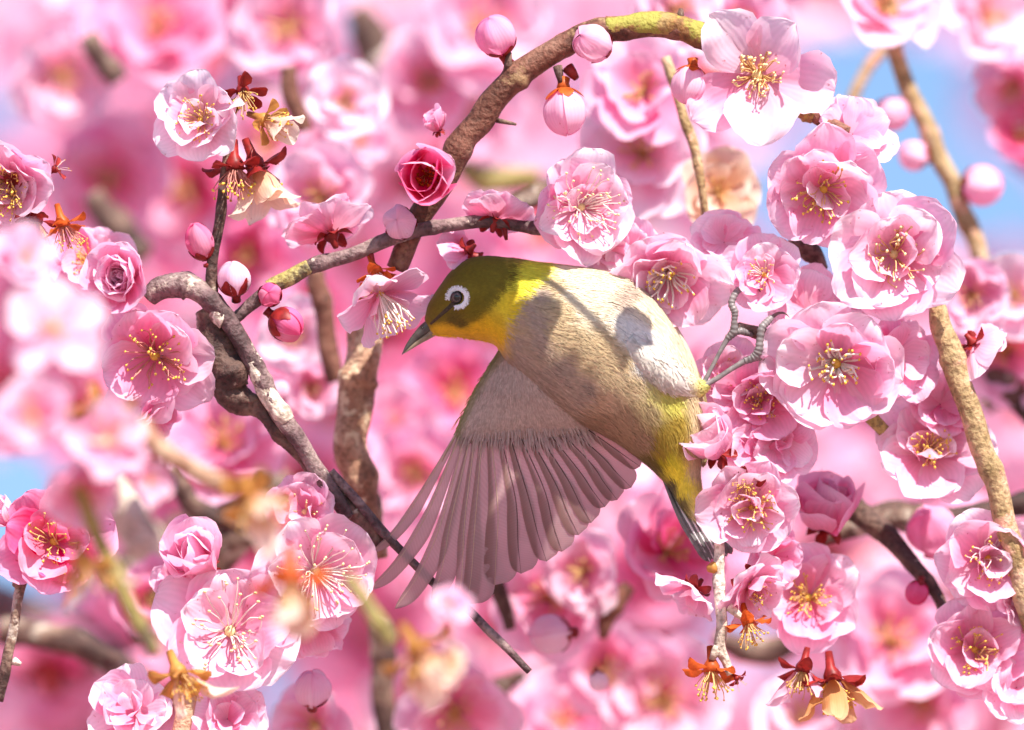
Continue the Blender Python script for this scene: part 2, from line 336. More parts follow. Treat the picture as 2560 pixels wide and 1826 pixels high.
STY = {
 # layers: (count, length, width, elevation, jitter, cup, curl, ruffle)
 'double': [(6, 1.00, 1.02, 0.14, 0.18, 0.34, 0.20, 0.065), (5, 0.84, 0.88, 0.38, 0.24, 0.40, 0.20, 0.075), (3, 0.56, 0.60, 0.70, 0.35, 0.50, 0.22, 0.10)],
 'open': [(6, 1.00, 1.04, 0.10, 0.14, 0.30, 0.18, 0.06), (5, 0.84, 0.88, 0.28, 0.18, 0.36, 0.18, 0.07)],
 'single': [(5, 1.04, 1.02, 0.14, 0.20, 0.42, 0.16, 0.06), (2, 0.60, 0.5, 0.7, 0.3, 0.55, 0.2, 0.08)],
 'five': [(5, 1.04, 0.98, 0.20, 0.28, 0.42, 0.10, 0.07)],
 'cup': [(5, 1.35, 1.45, 0.70, 0.06, 0.75, 0.50, 0.025), (4, 1.15, 1.3, 0.90, 0.08, 0.75, 0.55, 0.03)],
 'goblet': [(5, 1.55, 1.7, 0.80, 0.05, 0.85, 0.42, 0.02), (3, 1.35, 1.5, 0.95, 0.06, 0.9, 0.40, 0.02)],
 'rosette': [(6, 1.30, 1.35, 0.45, 0.10, 0.55, 0.45, 0.03), (6, 1.10, 1.1, 0.75, 0.14, 0.6, 0.50, 0.06), (7, 0.85, 0.75, 0.95, 0.2, 0.6, 0.5, 0.10), (7, 0.62, 0.5, 1.15, 0.3, 0.6, 0.5, 0.16)],
 'far': [(6, 1.02, 1.06, 0.14, 0.2, 0.34, 0.2, 0.07), (4, 0.78, 0.84, 0.42, 0.28, 0.42, 0.22, 0.08)],
}
def rotm(n, spin):
    n = Vector(n).normalized()
    q = n.to_track_quat('Z', 'Y').to_matrix()
    return q @ Matrix.Rotation(spin, 3, 'Z')
def blossom(px, py, r, n, style='double', mat='pink', q=0.0, label='', seed=1, st={}, spin=None, group=None, cal='calyx', drop=(), mats=None, det=1):
    """px,py in the 2277-wide view; n in right/up/towards-viewer; q depth in photo px"""
    rg = random.Random(seed * 77 + 5)
    d = q * S; R = 1.05 * r * K * S * (D + d) / D
    w = cdir(*n)
    root = empty('plum_blossom', P(px * K, py * K, d), rotm(w, rg.uniform(0, 6.28) if spin is None else spin))
    tag(root, label, 'blossom', group or 'plum blossoms in focus around the bird')
    k = 0
    nu, nv = (13, 12) if det else (8, 8)
    for li, (cnt, L, Wd, el, jit, cup, curl, ruf) in enumerate(STY[style]):
        off = rg.uniform(0, 6.28)
        for i in range(cnt):
            if k in drop: k += 1; continue
            L_ = L * R * rg.uniform(0.82, 1.10); W_ = Wd * R * rg.uniform(0.82, 1.12)
            pv, u, v = petal_verts(rg, L_, W_, el + rg.uniform(-jit, jit), cup * rg.uniform(0.6, 1.3), curl * rg.uniform(0.5, 1.4), ruf * rg.uniform(0.6, 1.6), nu, nv)
            pv = rotz(pv, off + 2 * PI * i / cnt + rg.uniform(-0.2, 0.2)) + np.array([0, 0, 0.02 * R * li])
            mm = M[mat] if not mats else M[rg.choice(mats)]
            o = obj('petal', mkmesh('petal', pv, grid_faces(nu, nv), mm, att={'pu': u, 'pv': v}), root)
            k += 1
    if st is not None:
        stamens(root, rg, R, **st)
    if cal: calyx(root, rg, R, cal)
    return root
def bud(px, py, r, n, q=0.0, label='', mat='pink', cal='calyx', seed=1, stalk=0.6, group='plump buds on the twigs', cov=0.5, sq=1.05):
    rg = random.Random(seed); d = q * S; R = r * K * S * (D + d) / D
    root = empty('flower_bud', P(px * K, py * K, d), rotm(cdir(*n), rg.uniform(0, 6)))
    tag(root, label, 'bud', group)
    for k in range(4):
        nu, nv = 16, 16; vs = []; U = []; V = []
        a0 = k * 2 * PI / 4 * 1.02; half = 1.15
        for i in range(nu):
            u = i / (nu - 1)
            for j in range(nv):
                v = -1 + 2 * j / (nv - 1)
                th = PI * (1 - u) * (1 - 0.04 * v * v) + 0.02      # from the base (PI) to the tip (0)
                ph = a0 + v * half * (1 - 0.25 * u ** 3)
                rr = R * (0.90 + 0.11 * (v + 1) / 2) * (1 + 0.05 * math.sin(ph * 5) * math.sin(th))
                rr *= 1 + 0.05 * math.sin(2 * ph + seed) * math.sin(th) - 0.05 * math.cos(th) * (seed % 3 - 1)
                vs.append((rr * math.sin(th) * math.cos(ph), rr * math.sin(th) * math.sin(ph), rr * math.cos(th) * sq)); U.append(0.35 + 0.6 * math.sin(u * PI) ** 0.8 if u < .5 else 0.95 - 0.45 * (u - .5)); V.append(v)
        obj('petal', mkmesh('petal', vs, grid_faces(nu, nv), M[mat], att={'pu': U, 'pv': V}), root)
    m = MB()
    for k in range(5):                                   # sepals hug the base
        vs = []; nu = nv = 8
        for i in range(nu):
            u = i / (nu - 1)
            for j in range(nv):
                v = -1 + 2 * j / (nv - 1)
                th = PI - u * PI * cov * (1 - 0.12 * v * v) - 0.02
                ph = 2 * PI * k / 5 + v * 0.62 * math.sqrt(max(0, 1 - (u * 0.97) ** 4))
                rr = R * 1.045
                vs.append((rr * math.sin(th) * math.cos(ph), rr * math.sin(th) * math.sin(ph), rr * math.cos(th) * sq))
        m.add(vs, grid_faces(nu, nv))
    obj('calyx', m.mesh('calyx', M[cal]), root)
    if stalk:
        v, f = tube([(0, 0, -R * 0.98), (0.03 * R, 0, -R * (1 + stalk * 0.5)), (0.1 * R, 0, -R * (1 + stalk))], [R * 0.34, R * 0.26, R * 0.30], 9)
        obj('stalk', mkmesh('stalk', v, f, M[cal]), root)
    return root
def withered(px, py, r, n, q=0.0, label='', seed=1, cal='calyx_orange', fm='fil_gold', petals=0, pm='cream', group='spent blossoms without petals', sp=0.7, ln=(0.7, 1.15), ns=34):
    rg = random.Random(seed * 13); d = q * S; R = r * K * S * (D + d) / D
    R *= 1.3
    root = empty('spent_blossom', P(px * K, py * K, d), rotm(cdir(*n), rg.uniform(0, 6)))
    tag(root, label, 'spent blossom', group)
    for k in range(5):
        pv, u, v = petal_verts(rg, R * 0.85, R * 0.62, rg.uniform(-0.25, 0.55), 0.5, rg.uniform(-0.3, 0.2), 0.05, 9, 9, 0.3)
        obj('sepal', mkmesh('sepal', rotz(pv, 2 * PI * k / 5 + rg.uniform(-.2, .2)), grid_faces(9, 9), M[cal]), root)
    v, f = tube([(0, 0, R * 0.1), (0, 0, -R * 0.15), (0, 0, -R * 0.4), (0.05 * R, 0, -R * 0.9)], [R * 0.3, R * 0.3, R * 0.16, R * 0.12], 9)
    obj('receptacle', mkmesh('receptacle', v, f, M[cal]), root)
    for k in range(petals):
        pv, u, v = petal_verts(rg, R * rg.uniform(1.4, 1.9), R * rg.uniform(0.7, 1.0), rg.uniform(0.8, 1.35), 0.6, rg.uniform(-0.2, 0.1), 0.09, 12, 11, 0.1)
        obj('petal', mkmesh('petal', rotz(pv, 2 * PI * k / max(1, petals) + rg.uniform(-.3, .3)), grid_faces(12, 11), M[pm], att={'pu': u, 'pv': v}), root)
    stamens(root, rg, R, n=ns, spread=sp, ln=ln, fm=fm, am='anther', sw=1.5, arad=0.045)
    return root
# ---------------------------------------------------------------- branches
def branch(pts, mat, label, name='branch', group=None, seed=1, nodes=True, nseg=14, rough=0.10, disp=True, cat='branch', knots=(), q=0, lift=0):
    """pts: (x, y, width, depth_px) in the 2277-wide view"""
    rg = random.Random(seed)
    n = max(24, int(sum(math.hypot(pts[i + 1][0] - pts[i][0], pts[i + 1][1] - pts[i][1]) for i in range(len(pts) - 1)) / 7))
    c = catmull([(p[0], p[1], p[2], p[3]) for p in pts], n)
    ph = [rg.uniform(0, 6.28) for _ in range(4)]
    P3 = []; rad = []
    for i, (x, y, w, qq) in enumerate(c):
        d = qq * S
        wob = 0.06 * w
        P3.append(np.array(P(x * K + wob * math.sin(i * 0.31 + ph[0]), y * K + wob * math.sin(i * 0.23 + ph[1]), d)))
        nod = 1.0
        if nodes: nod += 0.16 * max(0, math.sin(i * 0.19 + ph[2])) ** 12
        for (kx, ky, kr, ka) in knots:
            nod += ka * math.exp(-((x - kx) ** 2 + (y - ky) ** 2) / kr ** 2)
        rad.append(w * 0.5 * K * S * (D + d) / D * nod)
    v, f = tube(P3, rad, nseg)
    v = np.array(v); k = 0
    nr = np.random.RandomState(seed)
    amp = nr.rand(3) * 6.28
    for i in range(n):
        for j in range(nseg):
            a = 2 * PI * j / nseg
            s = 1 + rough * (0.5 * math.sin(3 * a + i * 0.4 + amp[0]) + 0.5 * math.sin(2 * a - i * 0.27 + amp[1]) + 0.5 * (nr.rand() - 0.5))
            v[k] = P3[i] + (v[k] - P3[i]) * s; k += 1
    o0 = Vector(P3[0])
    o = obj(name, mkmesh(name, v - np.array(o0), f, M[mat])); o.location = o0
    tag(o, label, cat, group)
    return o
def spur(parent, px, py, q, dx, dy, l, r, mat):
    """a short knobbly bud scar sitting on a branch"""
    c = np.array(P(px * K, py * K, q * S)); loc = np.array(parent.location)
    dr = np.array(cdir(dx, dy, 0.3)); 
    pts = [c - loc, c - loc + dr * l * K * S * 0.5, c - loc + dr * l * K * S]
    v, f = tube(pts, [r * K * S * 1.2, r * K * S, r * K * S * 0.6], 8)
    obj('bud_scar', mkmesh('bud_scar', v, f, M[mat]), parent)

# ================================================================ THE BIRD (photo pixels, 2560 wide)
BST = [ # top x,y  bottom x,y  depth radius, depth centre
 (1068, 815, 1082, 836, 9, 0), (1062, 800, 1094, 841, 26, 0), (1064, 785, 1112, 842, 40, 0), (1070, 762, 1138, 842, 60, 0), (1084, 738, 1170, 848, 76, 0),
 (1103, 710, 1206, 853, 88, 0), (1128, 678, 1234, 862, 96, 0), (1170, 648, 1250, 880, 98, 0), (1218, 640, 1262, 905, 100, 0),
 (1275, 645, 1285, 935, 112, 0), (1345, 655, 1320, 970, 130, 0), (1420, 664, 1360, 1005, 146, 0), (1500, 676, 1405, 1035, 156, 0),
 (1585, 706, 1450, 1062, 160, 0), (1655, 775, 1498, 1085, 158, 0), (1708, 860, 1545, 1112, 150, 0), (1742, 945, 1585, 1140, 136, 0),
 (1764, 1035, 1618, 1165, 116, 0), (1762, 1110, 1643, 1188, 90, 0), (1752, 1175, 1670, 1216, 62, 0), (1757, 1232, 1698, 1262, 38, 0),
 (1764, 1268, 1722, 1292, 20, 0), (1760, 1285, 1745, 1300, 8, 0)]
NS, NR = 110, 56
bs = catmull(BST, NS)
bird_v = []; bird_dir = []
for i in range(NS):
    tx, ty, bx, by, dr, dc = bs[i]
    c = np.array([(tx + bx) / 2, (ty + by) / 2]); h = np.array([tx - bx, ty - by]) / 2
    for j in range(NR):
        a = 2 * PI * j / NR
        p = c + h * math.cos(a)
        bird_v.append((p[0], p[1], dc - dr * math.sin(a) * (1.0)))
bird_v = np.array(bird_v)
for i in range(NS):
    i2 = min(NS - 1, i + 2); i1 = max(0, i - 2)
    for j in range(NR):
        dv = bird_v[i2 * NR + j] - bird_v[i1 * NR + j]; bird_dir.append(dv / (np.linalg.norm(dv) + 1e-9))
bird_dir = np.array(bird_dir)
bird_f = grid_faces(NS, NR, 0, True) + [tuple(range(NR))[::-1], tuple((NS - 1) * NR + k for k in range(NR))]
bvh = BVHTree.FromPolygons([tuple(v) for v in bird_v], bird_f)
def surf(px, py):
    h = bvh.ray_cast(Vector((px, py, -1500)), Vector((0, 0, 1)))
    return h[0].z if h[0] is not None else 0.0
# colour samples (albedo) over the near side
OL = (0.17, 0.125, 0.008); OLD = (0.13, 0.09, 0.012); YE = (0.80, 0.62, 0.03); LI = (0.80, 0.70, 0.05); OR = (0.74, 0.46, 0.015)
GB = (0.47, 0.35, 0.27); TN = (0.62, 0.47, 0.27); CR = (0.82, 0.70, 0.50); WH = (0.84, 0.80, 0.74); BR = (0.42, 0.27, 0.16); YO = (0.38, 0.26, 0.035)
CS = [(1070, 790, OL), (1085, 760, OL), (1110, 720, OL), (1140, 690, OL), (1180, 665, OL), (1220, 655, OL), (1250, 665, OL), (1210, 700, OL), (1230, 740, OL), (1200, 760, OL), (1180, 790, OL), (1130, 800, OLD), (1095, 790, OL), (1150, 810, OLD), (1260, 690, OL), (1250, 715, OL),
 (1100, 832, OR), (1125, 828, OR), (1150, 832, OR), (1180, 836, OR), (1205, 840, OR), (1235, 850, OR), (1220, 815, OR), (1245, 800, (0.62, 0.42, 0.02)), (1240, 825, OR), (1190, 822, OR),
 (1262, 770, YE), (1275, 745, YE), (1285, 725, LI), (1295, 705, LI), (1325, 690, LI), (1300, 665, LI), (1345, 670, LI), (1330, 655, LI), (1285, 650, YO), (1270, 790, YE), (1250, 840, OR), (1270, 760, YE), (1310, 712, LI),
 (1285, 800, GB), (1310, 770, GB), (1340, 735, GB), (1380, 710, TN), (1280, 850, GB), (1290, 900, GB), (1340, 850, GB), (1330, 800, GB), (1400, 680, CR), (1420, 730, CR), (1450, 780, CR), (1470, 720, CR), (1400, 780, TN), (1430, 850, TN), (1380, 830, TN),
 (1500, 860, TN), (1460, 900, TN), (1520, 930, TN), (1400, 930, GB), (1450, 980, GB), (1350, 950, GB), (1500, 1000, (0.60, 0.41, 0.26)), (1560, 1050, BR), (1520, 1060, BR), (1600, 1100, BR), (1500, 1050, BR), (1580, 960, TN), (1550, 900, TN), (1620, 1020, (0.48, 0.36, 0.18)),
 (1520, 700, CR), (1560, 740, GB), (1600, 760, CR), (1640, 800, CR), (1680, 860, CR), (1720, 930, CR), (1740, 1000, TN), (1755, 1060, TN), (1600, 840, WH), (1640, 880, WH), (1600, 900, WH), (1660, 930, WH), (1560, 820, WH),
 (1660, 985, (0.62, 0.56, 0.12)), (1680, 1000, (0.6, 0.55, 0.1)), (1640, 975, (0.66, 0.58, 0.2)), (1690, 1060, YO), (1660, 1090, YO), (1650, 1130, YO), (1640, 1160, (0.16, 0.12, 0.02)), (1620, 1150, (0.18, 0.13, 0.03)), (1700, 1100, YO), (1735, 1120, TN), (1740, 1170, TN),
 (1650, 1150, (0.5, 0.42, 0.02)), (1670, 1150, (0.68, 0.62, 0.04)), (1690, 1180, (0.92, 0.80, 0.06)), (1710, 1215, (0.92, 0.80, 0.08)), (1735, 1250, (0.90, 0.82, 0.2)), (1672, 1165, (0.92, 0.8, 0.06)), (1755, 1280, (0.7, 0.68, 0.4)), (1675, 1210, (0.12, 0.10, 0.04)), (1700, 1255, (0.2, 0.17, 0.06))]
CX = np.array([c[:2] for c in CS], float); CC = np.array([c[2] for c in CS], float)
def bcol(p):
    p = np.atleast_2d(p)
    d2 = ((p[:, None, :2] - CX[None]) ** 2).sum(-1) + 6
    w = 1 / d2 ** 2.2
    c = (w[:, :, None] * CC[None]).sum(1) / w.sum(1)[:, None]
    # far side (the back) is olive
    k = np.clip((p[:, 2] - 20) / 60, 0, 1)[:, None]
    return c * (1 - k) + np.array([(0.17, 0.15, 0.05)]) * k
bird = empty('bird', Q(1480, 900, 0)); BL = np.array(bird.location)
tag(bird, 'small olive-headed bird with white eye ring, one wing fanned down, gripping a twig', 'bird')
def qw(v):                                                  # bird space (px, px, depth px) -> local coordinates of the bird
    v = np.asarray(v, float)
    s = (D + v[:, 2] * S) / D * S
    return (np.array(CAMLOC)[None] + np.outer((v[:, 0] - 1280) * s, np.array(RV)) + np.outer((913 - v[:, 1]) * s, np.array(UV)) + np.outer(D + v[:, 2] * S, np.array(FV))) - BL[None]
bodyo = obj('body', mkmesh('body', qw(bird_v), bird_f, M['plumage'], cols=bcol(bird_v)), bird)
nrs = np.random.RandomState(11)
def tufts(base, dirs, nrm, length, width, lift, colr, jit=0.25, clump=0.0):
    """leaf-like barbs lying along the feather flow; all arrays in bird space"""
    n = len(base)
    dirs = dirs + nrs.randn(n, 3) * jit; dirs -= nrm * (dirs * nrm).sum(1)[:, None]; dirs /= np.linalg.norm(dirs, axis=1)[:, None] + 1e-9
    side = np.cross(nrm, dirs); side /= np.linalg.norm(side, axis=1)[:, None] + 1e-9
    l = np.asarray(length)[:, None] * (0.7 + 0.6 * nrs.rand(n, 1)); w = np.asarray(width)[:, None] * (0.7 + 0.6 * nrs.rand(n, 1)); lf = np.asarray(lift)[:, None] * (0.4 + 1.2 * nrs.rand(n, 1))
    b0 = base - nrm * 1.0; m = base + dirs * l * 0.5 + nrm * l * lf * 0.8; t = base + dirs * l + nrm * l * lf * 0.9 
    V = np.stack([b0 - side * w * 0.4, b0 + side * w * 0.4, m + side * w, m - side * w, t + side * w * 0.5, t - side * w * 0.5 ], 1).reshape(-1, 3)
    C = np.repeat(colr * (0.84 + 0.3 * nrs.rand(n, 1)), 6, 0)
    F = []
    for i in range(n):
        o = i * 6; F.append((o, o + 1, o + 2, o + 3)); F.append((o + 3, o + 2, o + 4, o + 5))
    return V, F, C
# sample the body
fa = np.array(bird_f[:-2]); A = bird_v[fa[:, 0]]; B = bird_v[fa[:, 1]]; Cc = bird_v[fa[:, 2]]; Dd = bird_v[fa[:, 3]]
nr_ = np.cross(Cc - A, Dd - B); ar = np.linalg.norm(nr_, axis=1) + 1e-9; nrmf = nr_ / ar[:, None]
cen = (A + B + Cc + Dd) / 4
# make normals point outwards
ring_c = np.array([bird_v[i * NR:(i + 1) * NR].mean(0) for i in range(NS)])
fi = np.repeat(np.arange(NS - 1), NR); outw = cen - (ring_c[fi] + ring_c[fi + 1]) / 2
nrmf *= np.sign((nrmf * outw).sum(1))[:, None]
wt = ar * np.where(cen[:, 2] < 25, 1.0, 0.25) * np.where(cen[:, 0] < 1270, 2.6, 1.0); wt /= wt.sum()
idx = nrs.choice(len(cen), 27000, p=wt)
r1 = nrs.rand(len(idx), 1); r2 = nrs.rand(len(idx), 1)
base = (A[idx] * (1 - r1) + B[idx] * r1) * (1 - r2) + (Dd[idx] * (1 - r1) + Cc[idx] * r1) * r2
head = base[:, 0] < 1262
L_ = np.where(head, 9.0, 24.0); L_ = np.where(base[:, 0] < 1110, 6.0, L_)
keep = ((base[:, 0] - 1144) ** 2 + (base[:, 1] - 744) ** 2 > 36 ** 2) & ((base[:, 0] > 1078) | (base[:, 1] < 795))
idx, base, L_, head = idx[keep], base[keep], L_[keep], head[keep]
dirn = bird_dir[fa[idx, 0]].copy()
# clumped waves in the flow
dirn[:, 0] += 0.22 * np.sin(base[:, 1] * 0.05 + base[:, 0] * 0.03); dirn[:, 1] += 0.22 * np.sin(base[:, 0] * 0.06 - base[:, 1] * 0.02)
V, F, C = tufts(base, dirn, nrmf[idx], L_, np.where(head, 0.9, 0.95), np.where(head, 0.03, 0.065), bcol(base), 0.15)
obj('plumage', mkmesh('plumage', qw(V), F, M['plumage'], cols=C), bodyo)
nl = 900; tq = nrs.rand(nl); lb = np.stack([nrs.uniform(1330, 1640, nl), np.zeros(nl), np.zeros(nl)], 1)
lb[:, 1] = nrs.uniform(760, 1160, nl); hit = [bvh.ray_cast(Vector((x_, y_, -900)), Vector((0, 0, 1))) for x_, y_ in lb[:, :2]]
ok = [k_ for k_, h_ in enumerate(hit) if h_[0] is not None]
lb = np.array([[*hit[k_][0]] for k_ in ok]); ln_ = np.array([[*hit[k_][1]] for k_ in ok]); ln_ *= -np.sign(ln_[:, 2:3]); ld = np.array([bird_dir[bird_f[hit[k_][2]][0]] for k_ in ok])
lc = bcol(lb) * np.where(nrs.rand(len(ok)) < 0.5, 0.45, 1.25)[:, None]
V, F, C = tufts(lb, ld, ln_, nrs.uniform(18, 40, len(ok)), np.full(len(ok), 0.55), np.full(len(ok), 0.13), lc, 0.22)
obj('loose_barbs', mkmesh('loose_barbs', qw(V), F, M['plumage'], cols=np.clip(C, 0, 0.9)), bodyo)
# lores: the dark streak from the bill to the eye
def ribbon3(pts, wid, off):
    pts = catmull(pts, 14); wd = np.interp(np.linspace(0, 1, 14), np.linspace(0, 1, len(wid)), wid)
    v = []
    t = np.gradient(pts, axis=0); t /= np.linalg.norm(t, axis=1)[:, None]
    for i in range(14):
        nn = np.array([-t[i][1], t[i][0]])
        for k in (-1, -0.4, 0.4, 1):
            x, y = pts[i] + nn * wd[i] * k
            v.append((x, y, surf(x, y) - off * (1 - 0.7 * k * k)))
    return v, grid_faces(14, 4)
v, f = ribbon3([(1062, 822), (1085, 803), (1105, 785), (1122, 770), (1136, 756)], [2.5, 3.5, 4.5, 5.5, 6], 2.0)
obj('lores', mkmesh('lores', qw(v), f, simple('lores', (0.055, 0.036, 0.02), 0.8, 0, 0.5, 1500)), bodyo)
# eye
ez = surf(1144, 744)
def sphere_px(cx, cy, cz, r, sq=1.0, n=28, m=18):
    v = []
    for i in range(m + 1):
        th = PI * i / m
        for j in range(n):
            p_ = 2 * PI * j / n
            v.append((cx + r * math.sin(th) * math.cos(p_), cy + r * math.sin(th) * math.sin(p_), cz - r * sq * math.cos(th)))
    return v, grid_faces(m + 1, n, 0, True)
eye = obj('eye', mkmesh('eye', qw(sphere_px(1143, 745, ez + 7, 18)[0]), sphere_px(0, 0, 0, 1)[1], M['eye']), bodyo)
v = []; 
for i in range(40):                                         # iris ring
    a = 2 * PI * i / 40
    for k in range(6):
        b = 2 * PI * k / 6; rr = 9.6 + 2.6 * math.cos(b); x = 1142 + rr * math.cos(a); y = 745 + rr * math.sin(a)
        v.append((x, y, ez + 7 - math.sqrt(max(1, 18.1 ** 2 - rr ** 2)) - 0.5 * math.sin(b)))
v = np.array(v); obj('iris', mkmesh('iris', qw(v), [(i * 6 + k, i * 6 + (k + 1) % 6, ((i + 1) % 40) * 6 + (k + 1) % 6, ((i + 1) % 40) * 6 + k) for i in range(40) for k in range(6)], M['iris']), eye)
# white ring, open towards the bill; built of small scale-like plumes on a torus
m = MB(); g0, g1 = math.radians(150), math.radians(487)
ra = np.linspace(math.radians(158), math.radians(158 + 318), 60)   # image angle, y down
vs = []
for i, a in enumerate(ra):
    e = min(1, min(i, 59 - i) / 6.0) ** 0.6
    for k in range(12):
        b = 2 * PI * k / 12
        rr = 22.0 + 5.0 * e * math.cos(b) + 0.9 * math.sin(a * 31) + 0.6 * math.sin(a * 17) ; x = 1143.5 + rr * math.cos(a); y = 745 + rr * math.sin(a)
        vs.append((x, y, surf(1143.5 + 22.5 * math.cos(a), 745 + 22.5 * math.sin(a)) - 3.0 - 5.0 * e * math.sin(b)))
m.add(vs, grid_faces(60, 12, 0, True))
bt = []
for i in range(420):
    a = nrs.uniform(ra[2], ra[-3]); rr = nrs.uniform(17, 29); x = 1143.5 + rr * math.cos(a); y = 745 + rr * math.sin(a); z = surf(x, y) - 3.0 - 5.0 * math.sqrt(max(0, 1 - ((rr - 23) / 7.5) ** 2))
    t2 = np.array([math.cos(a), math.sin(a), -0.2]); s2 = np.array([-math.sin(a), math.cos(a), 0]); b0 = np.array([x, y, z])
    m.add([b0 - s2, b0 + s2, b0 + t2 * 4 + s2 * 0.3, b0 + t2 * 4 - s2 * 0.3], [(0, 1, 2, 3)])
obj('eye_ring', mkmesh('eye_ring', qw(np.array(m.v)), m.f, M['ring']), bodyo)
# bill
def bill(pts, rads, mat, name, sq=0.75, parent=None):
    c = catmull([(p[0], p[1], 0) for p in pts], 24); r = np.interp(np.linspace(0, 1, 24), np.linspace(0, 1, len(rads)), rads)
    vs = []
    t = np.gradient(c, axis=0); t /= np.linalg.norm(t, axis=1)[:, None]
    for i in range(24):
        u = np.array([-t[i][1], t[i][0], 0]); w = np.array([0, 0, 1.0])
        for k in range(14):
            a = 2 * PI * k / 14; vs.append(c[i] + (u * math.cos(a) * r[i] + w * math.sin(a) * r[i] * sq * (1.35 if i < 12 else 1.1)))
    return obj(name, mkmesh(name, qw(np.array(vs)), grid_faces(24, 14, 0, True) + [tuple(range(14))[::-1], tuple(23 * 14 + k for k in range(14))], mat), parent)
bk = bill([(1082, 808), (1062, 822), (1040, 842), (1020, 865), (1005, 887)], [15, 14, 10, 6, 0.8], M['beak_up'], 'upper_bill', parent=bodyo)
bill([(1092, 822), (1073, 838), (1050, 853), (1028, 869), (1010, 884)], [13, 9.5, 7, 4.4, 0.6], M['beak_low'], 'lower_bill', parent=bodyo)
v, f = sphere_px(1056, 821, -12, 3.4, 0.6, 10, 6)
obj('nostril', mkmesh('nostril', qw(v), f, M['eye']), bodyo)
# chin and forehead bristles
m = MB()
for i in range(240):
    t = nrs.rand(); x = 1080 + t * 165; y = np.interp(x, [1080, 1112, 1138, 1170, 1206, 1234, 1250], [838, 842, 842, 848, 853, 862, 878]) - 3
    z = nrs.uniform(-30, 30); dx, dy = nrs.uniform(0.1, 0.9), nrs.uniform(0.3, 0.8); l = nrs.uniform(6, 13)
    b0 = np.array([x, y, z]); t2 = np.array([dx, dy, -.1]) * l; s2 = np.array([-dy, dx, 0]) * 1.0
    m.add([b0 - s2, b0 + s2, b0 + t2 + s2 * .2, b0 + t2 - s2 * .2], [(0, 1, 2, 3)], np.array(OR) * nrs.uniform(0.8, 1.3))
obj('chin_feathers', mkmesh('chin_feathers', qw(np.array(m.v)), m.f, M['plumage'], cols=m.c), bodyo)
# ---- wing: feathered arm with flight feathers as sub-parts
le = catmull([(1248, 872, 10), (1226, 908, 8), (1194, 960, 6), (1166, 1015, 10), (1145, 1068, 14), (1142, 1100, 20)], 26)
re_ = catmull([(1345, 870, -60), (1395, 930, -70), (1440, 985, -62), (1475, 1030, -40), (1490, 1070, -10), (1470, 1105, 20)], 26)
wv = []; wc = []
nw = 22
for i in range(26):
    for j in range(nw):
        t = j / (nw - 1); p = le[i] * (1 - t) + re_[i] * t; p = p.copy(); p[2] -= 34 * math.sin(PI * t) ** 0.7 * (1 - (i / 25) ** 3) + 4
        if i > 20: p[1] += (i - 20) * (2.2 * math.sin(PI * t) + 1.5 * math.sin(t * 47) + 1.0 * math.sin(t * 83))
        wv.append(p)
wv = np.array(wv)
def wcol(p):
    t = np.clip((p[:, 0] - np.interp(p[:, 1], le[:, 1], le[:, 0])) / 26, 0, 1)[:, None]
    c = np.array([(0.50, 0.38, 0.32)]) * t + np.array([(0.22, 0.20, 0.05)]) * (1 - t)
    k = np.clip((p[:, 1] - 1040) / 70, 0, 1)[:, None]
    return c * (1 - k) + np.array([(0.44, 0.31, 0.28)]) * k * t + c * k * (1 - t)
back = wv.copy(); back[:, 2] += 26 * np.repeat(np.sin(np.linspace(0, PI, nw))[None], 26, 0).ravel() + 1
wf = grid_faces(26, nw) + [tuple(i + len(wv) for i in q)[::-1] for q in grid_faces(26, nw)]
allv = np.vstack([wv, back])
wing = obj('wing', mkmesh('wing', qw(allv), wf, M['plumage'], cols=wcol(allv)), bird)
fw = np.array(grid_faces(26, nw)); ii = nrs.choice(len(fw), 9000)
a_, b_, c_, d_ = [wv[fw[ii, k]] for k in range(4)]; r1 = nrs.rand(len(ii), 1); r2 = nrs.rand(len(ii), 1)
base = (a_ * (1 - r1) + b_ * r1) * (1 - r2) + (d_ * (1 - r1) + c_ * r1) * r2
nn = np.cross(c_ - a_, d_ - b_); nn /= np.linalg.norm(nn, axis=1)[:, None] + 1e-9; nn *= -np.sign(nn[:, 2:3])
dr = (d_ - a_); dr /= np.linalg.norm(dr, axis=1)[:, None] + 1e-9
tt = (base[:, 0] - 1140) / 330; dr[:, 0] += (tt - 0.35) * 0.6
V, F, C = tufts(base, dr, nn, np.where(base[:, 1] > 1060, 20, 24) * 1.0, np.full(len(ii), 1.3), np.full(len(ii), 0.035), wcol(base), 0.18)
nb = 420; tq = nrs.rand(nb); base = np.stack([1150 + 320 * tq + nrs.randn(nb) * 3, 1086 + 14 * np.sin(PI * tq) + nrs.uniform(-60, 8, nb) + 9 * np.sin(tq * 41) * nrs.rand(nb), np.interp(tq, [0, .5, 1], [10, -18, -24]) + nrs.uniform(-3, 3, nb)], 1)
fd = base - np.array([1285, 800, 0]); fd[:, 2] = 0; fd[:, 0] *= 0.9; fd /= np.linalg.norm(fd, axis=1)[:, None]; n2 = np.tile(np.array([[0, 0, -1.0]]), (nb, 1))
V2, F2, C2 = tufts(base, fd, n2, np.where(nrs.rand(nb) < 0.12, nrs.uniform(50, 100, nb), nrs.uniform(10, 42, nb)), np.full(nb, 1.0), np.full(nb, 0.0), wcol(base), 0.05)
F = list(F) + [tuple(k + len(V) for k in q_) for q_ in F2]; V = np.vstack([V, V2]); C = np.vstack([C, C2])
obj('wing_lining', mkmesh('wing_lining', qw(V), F, M['plumage'], cols=C), wing)
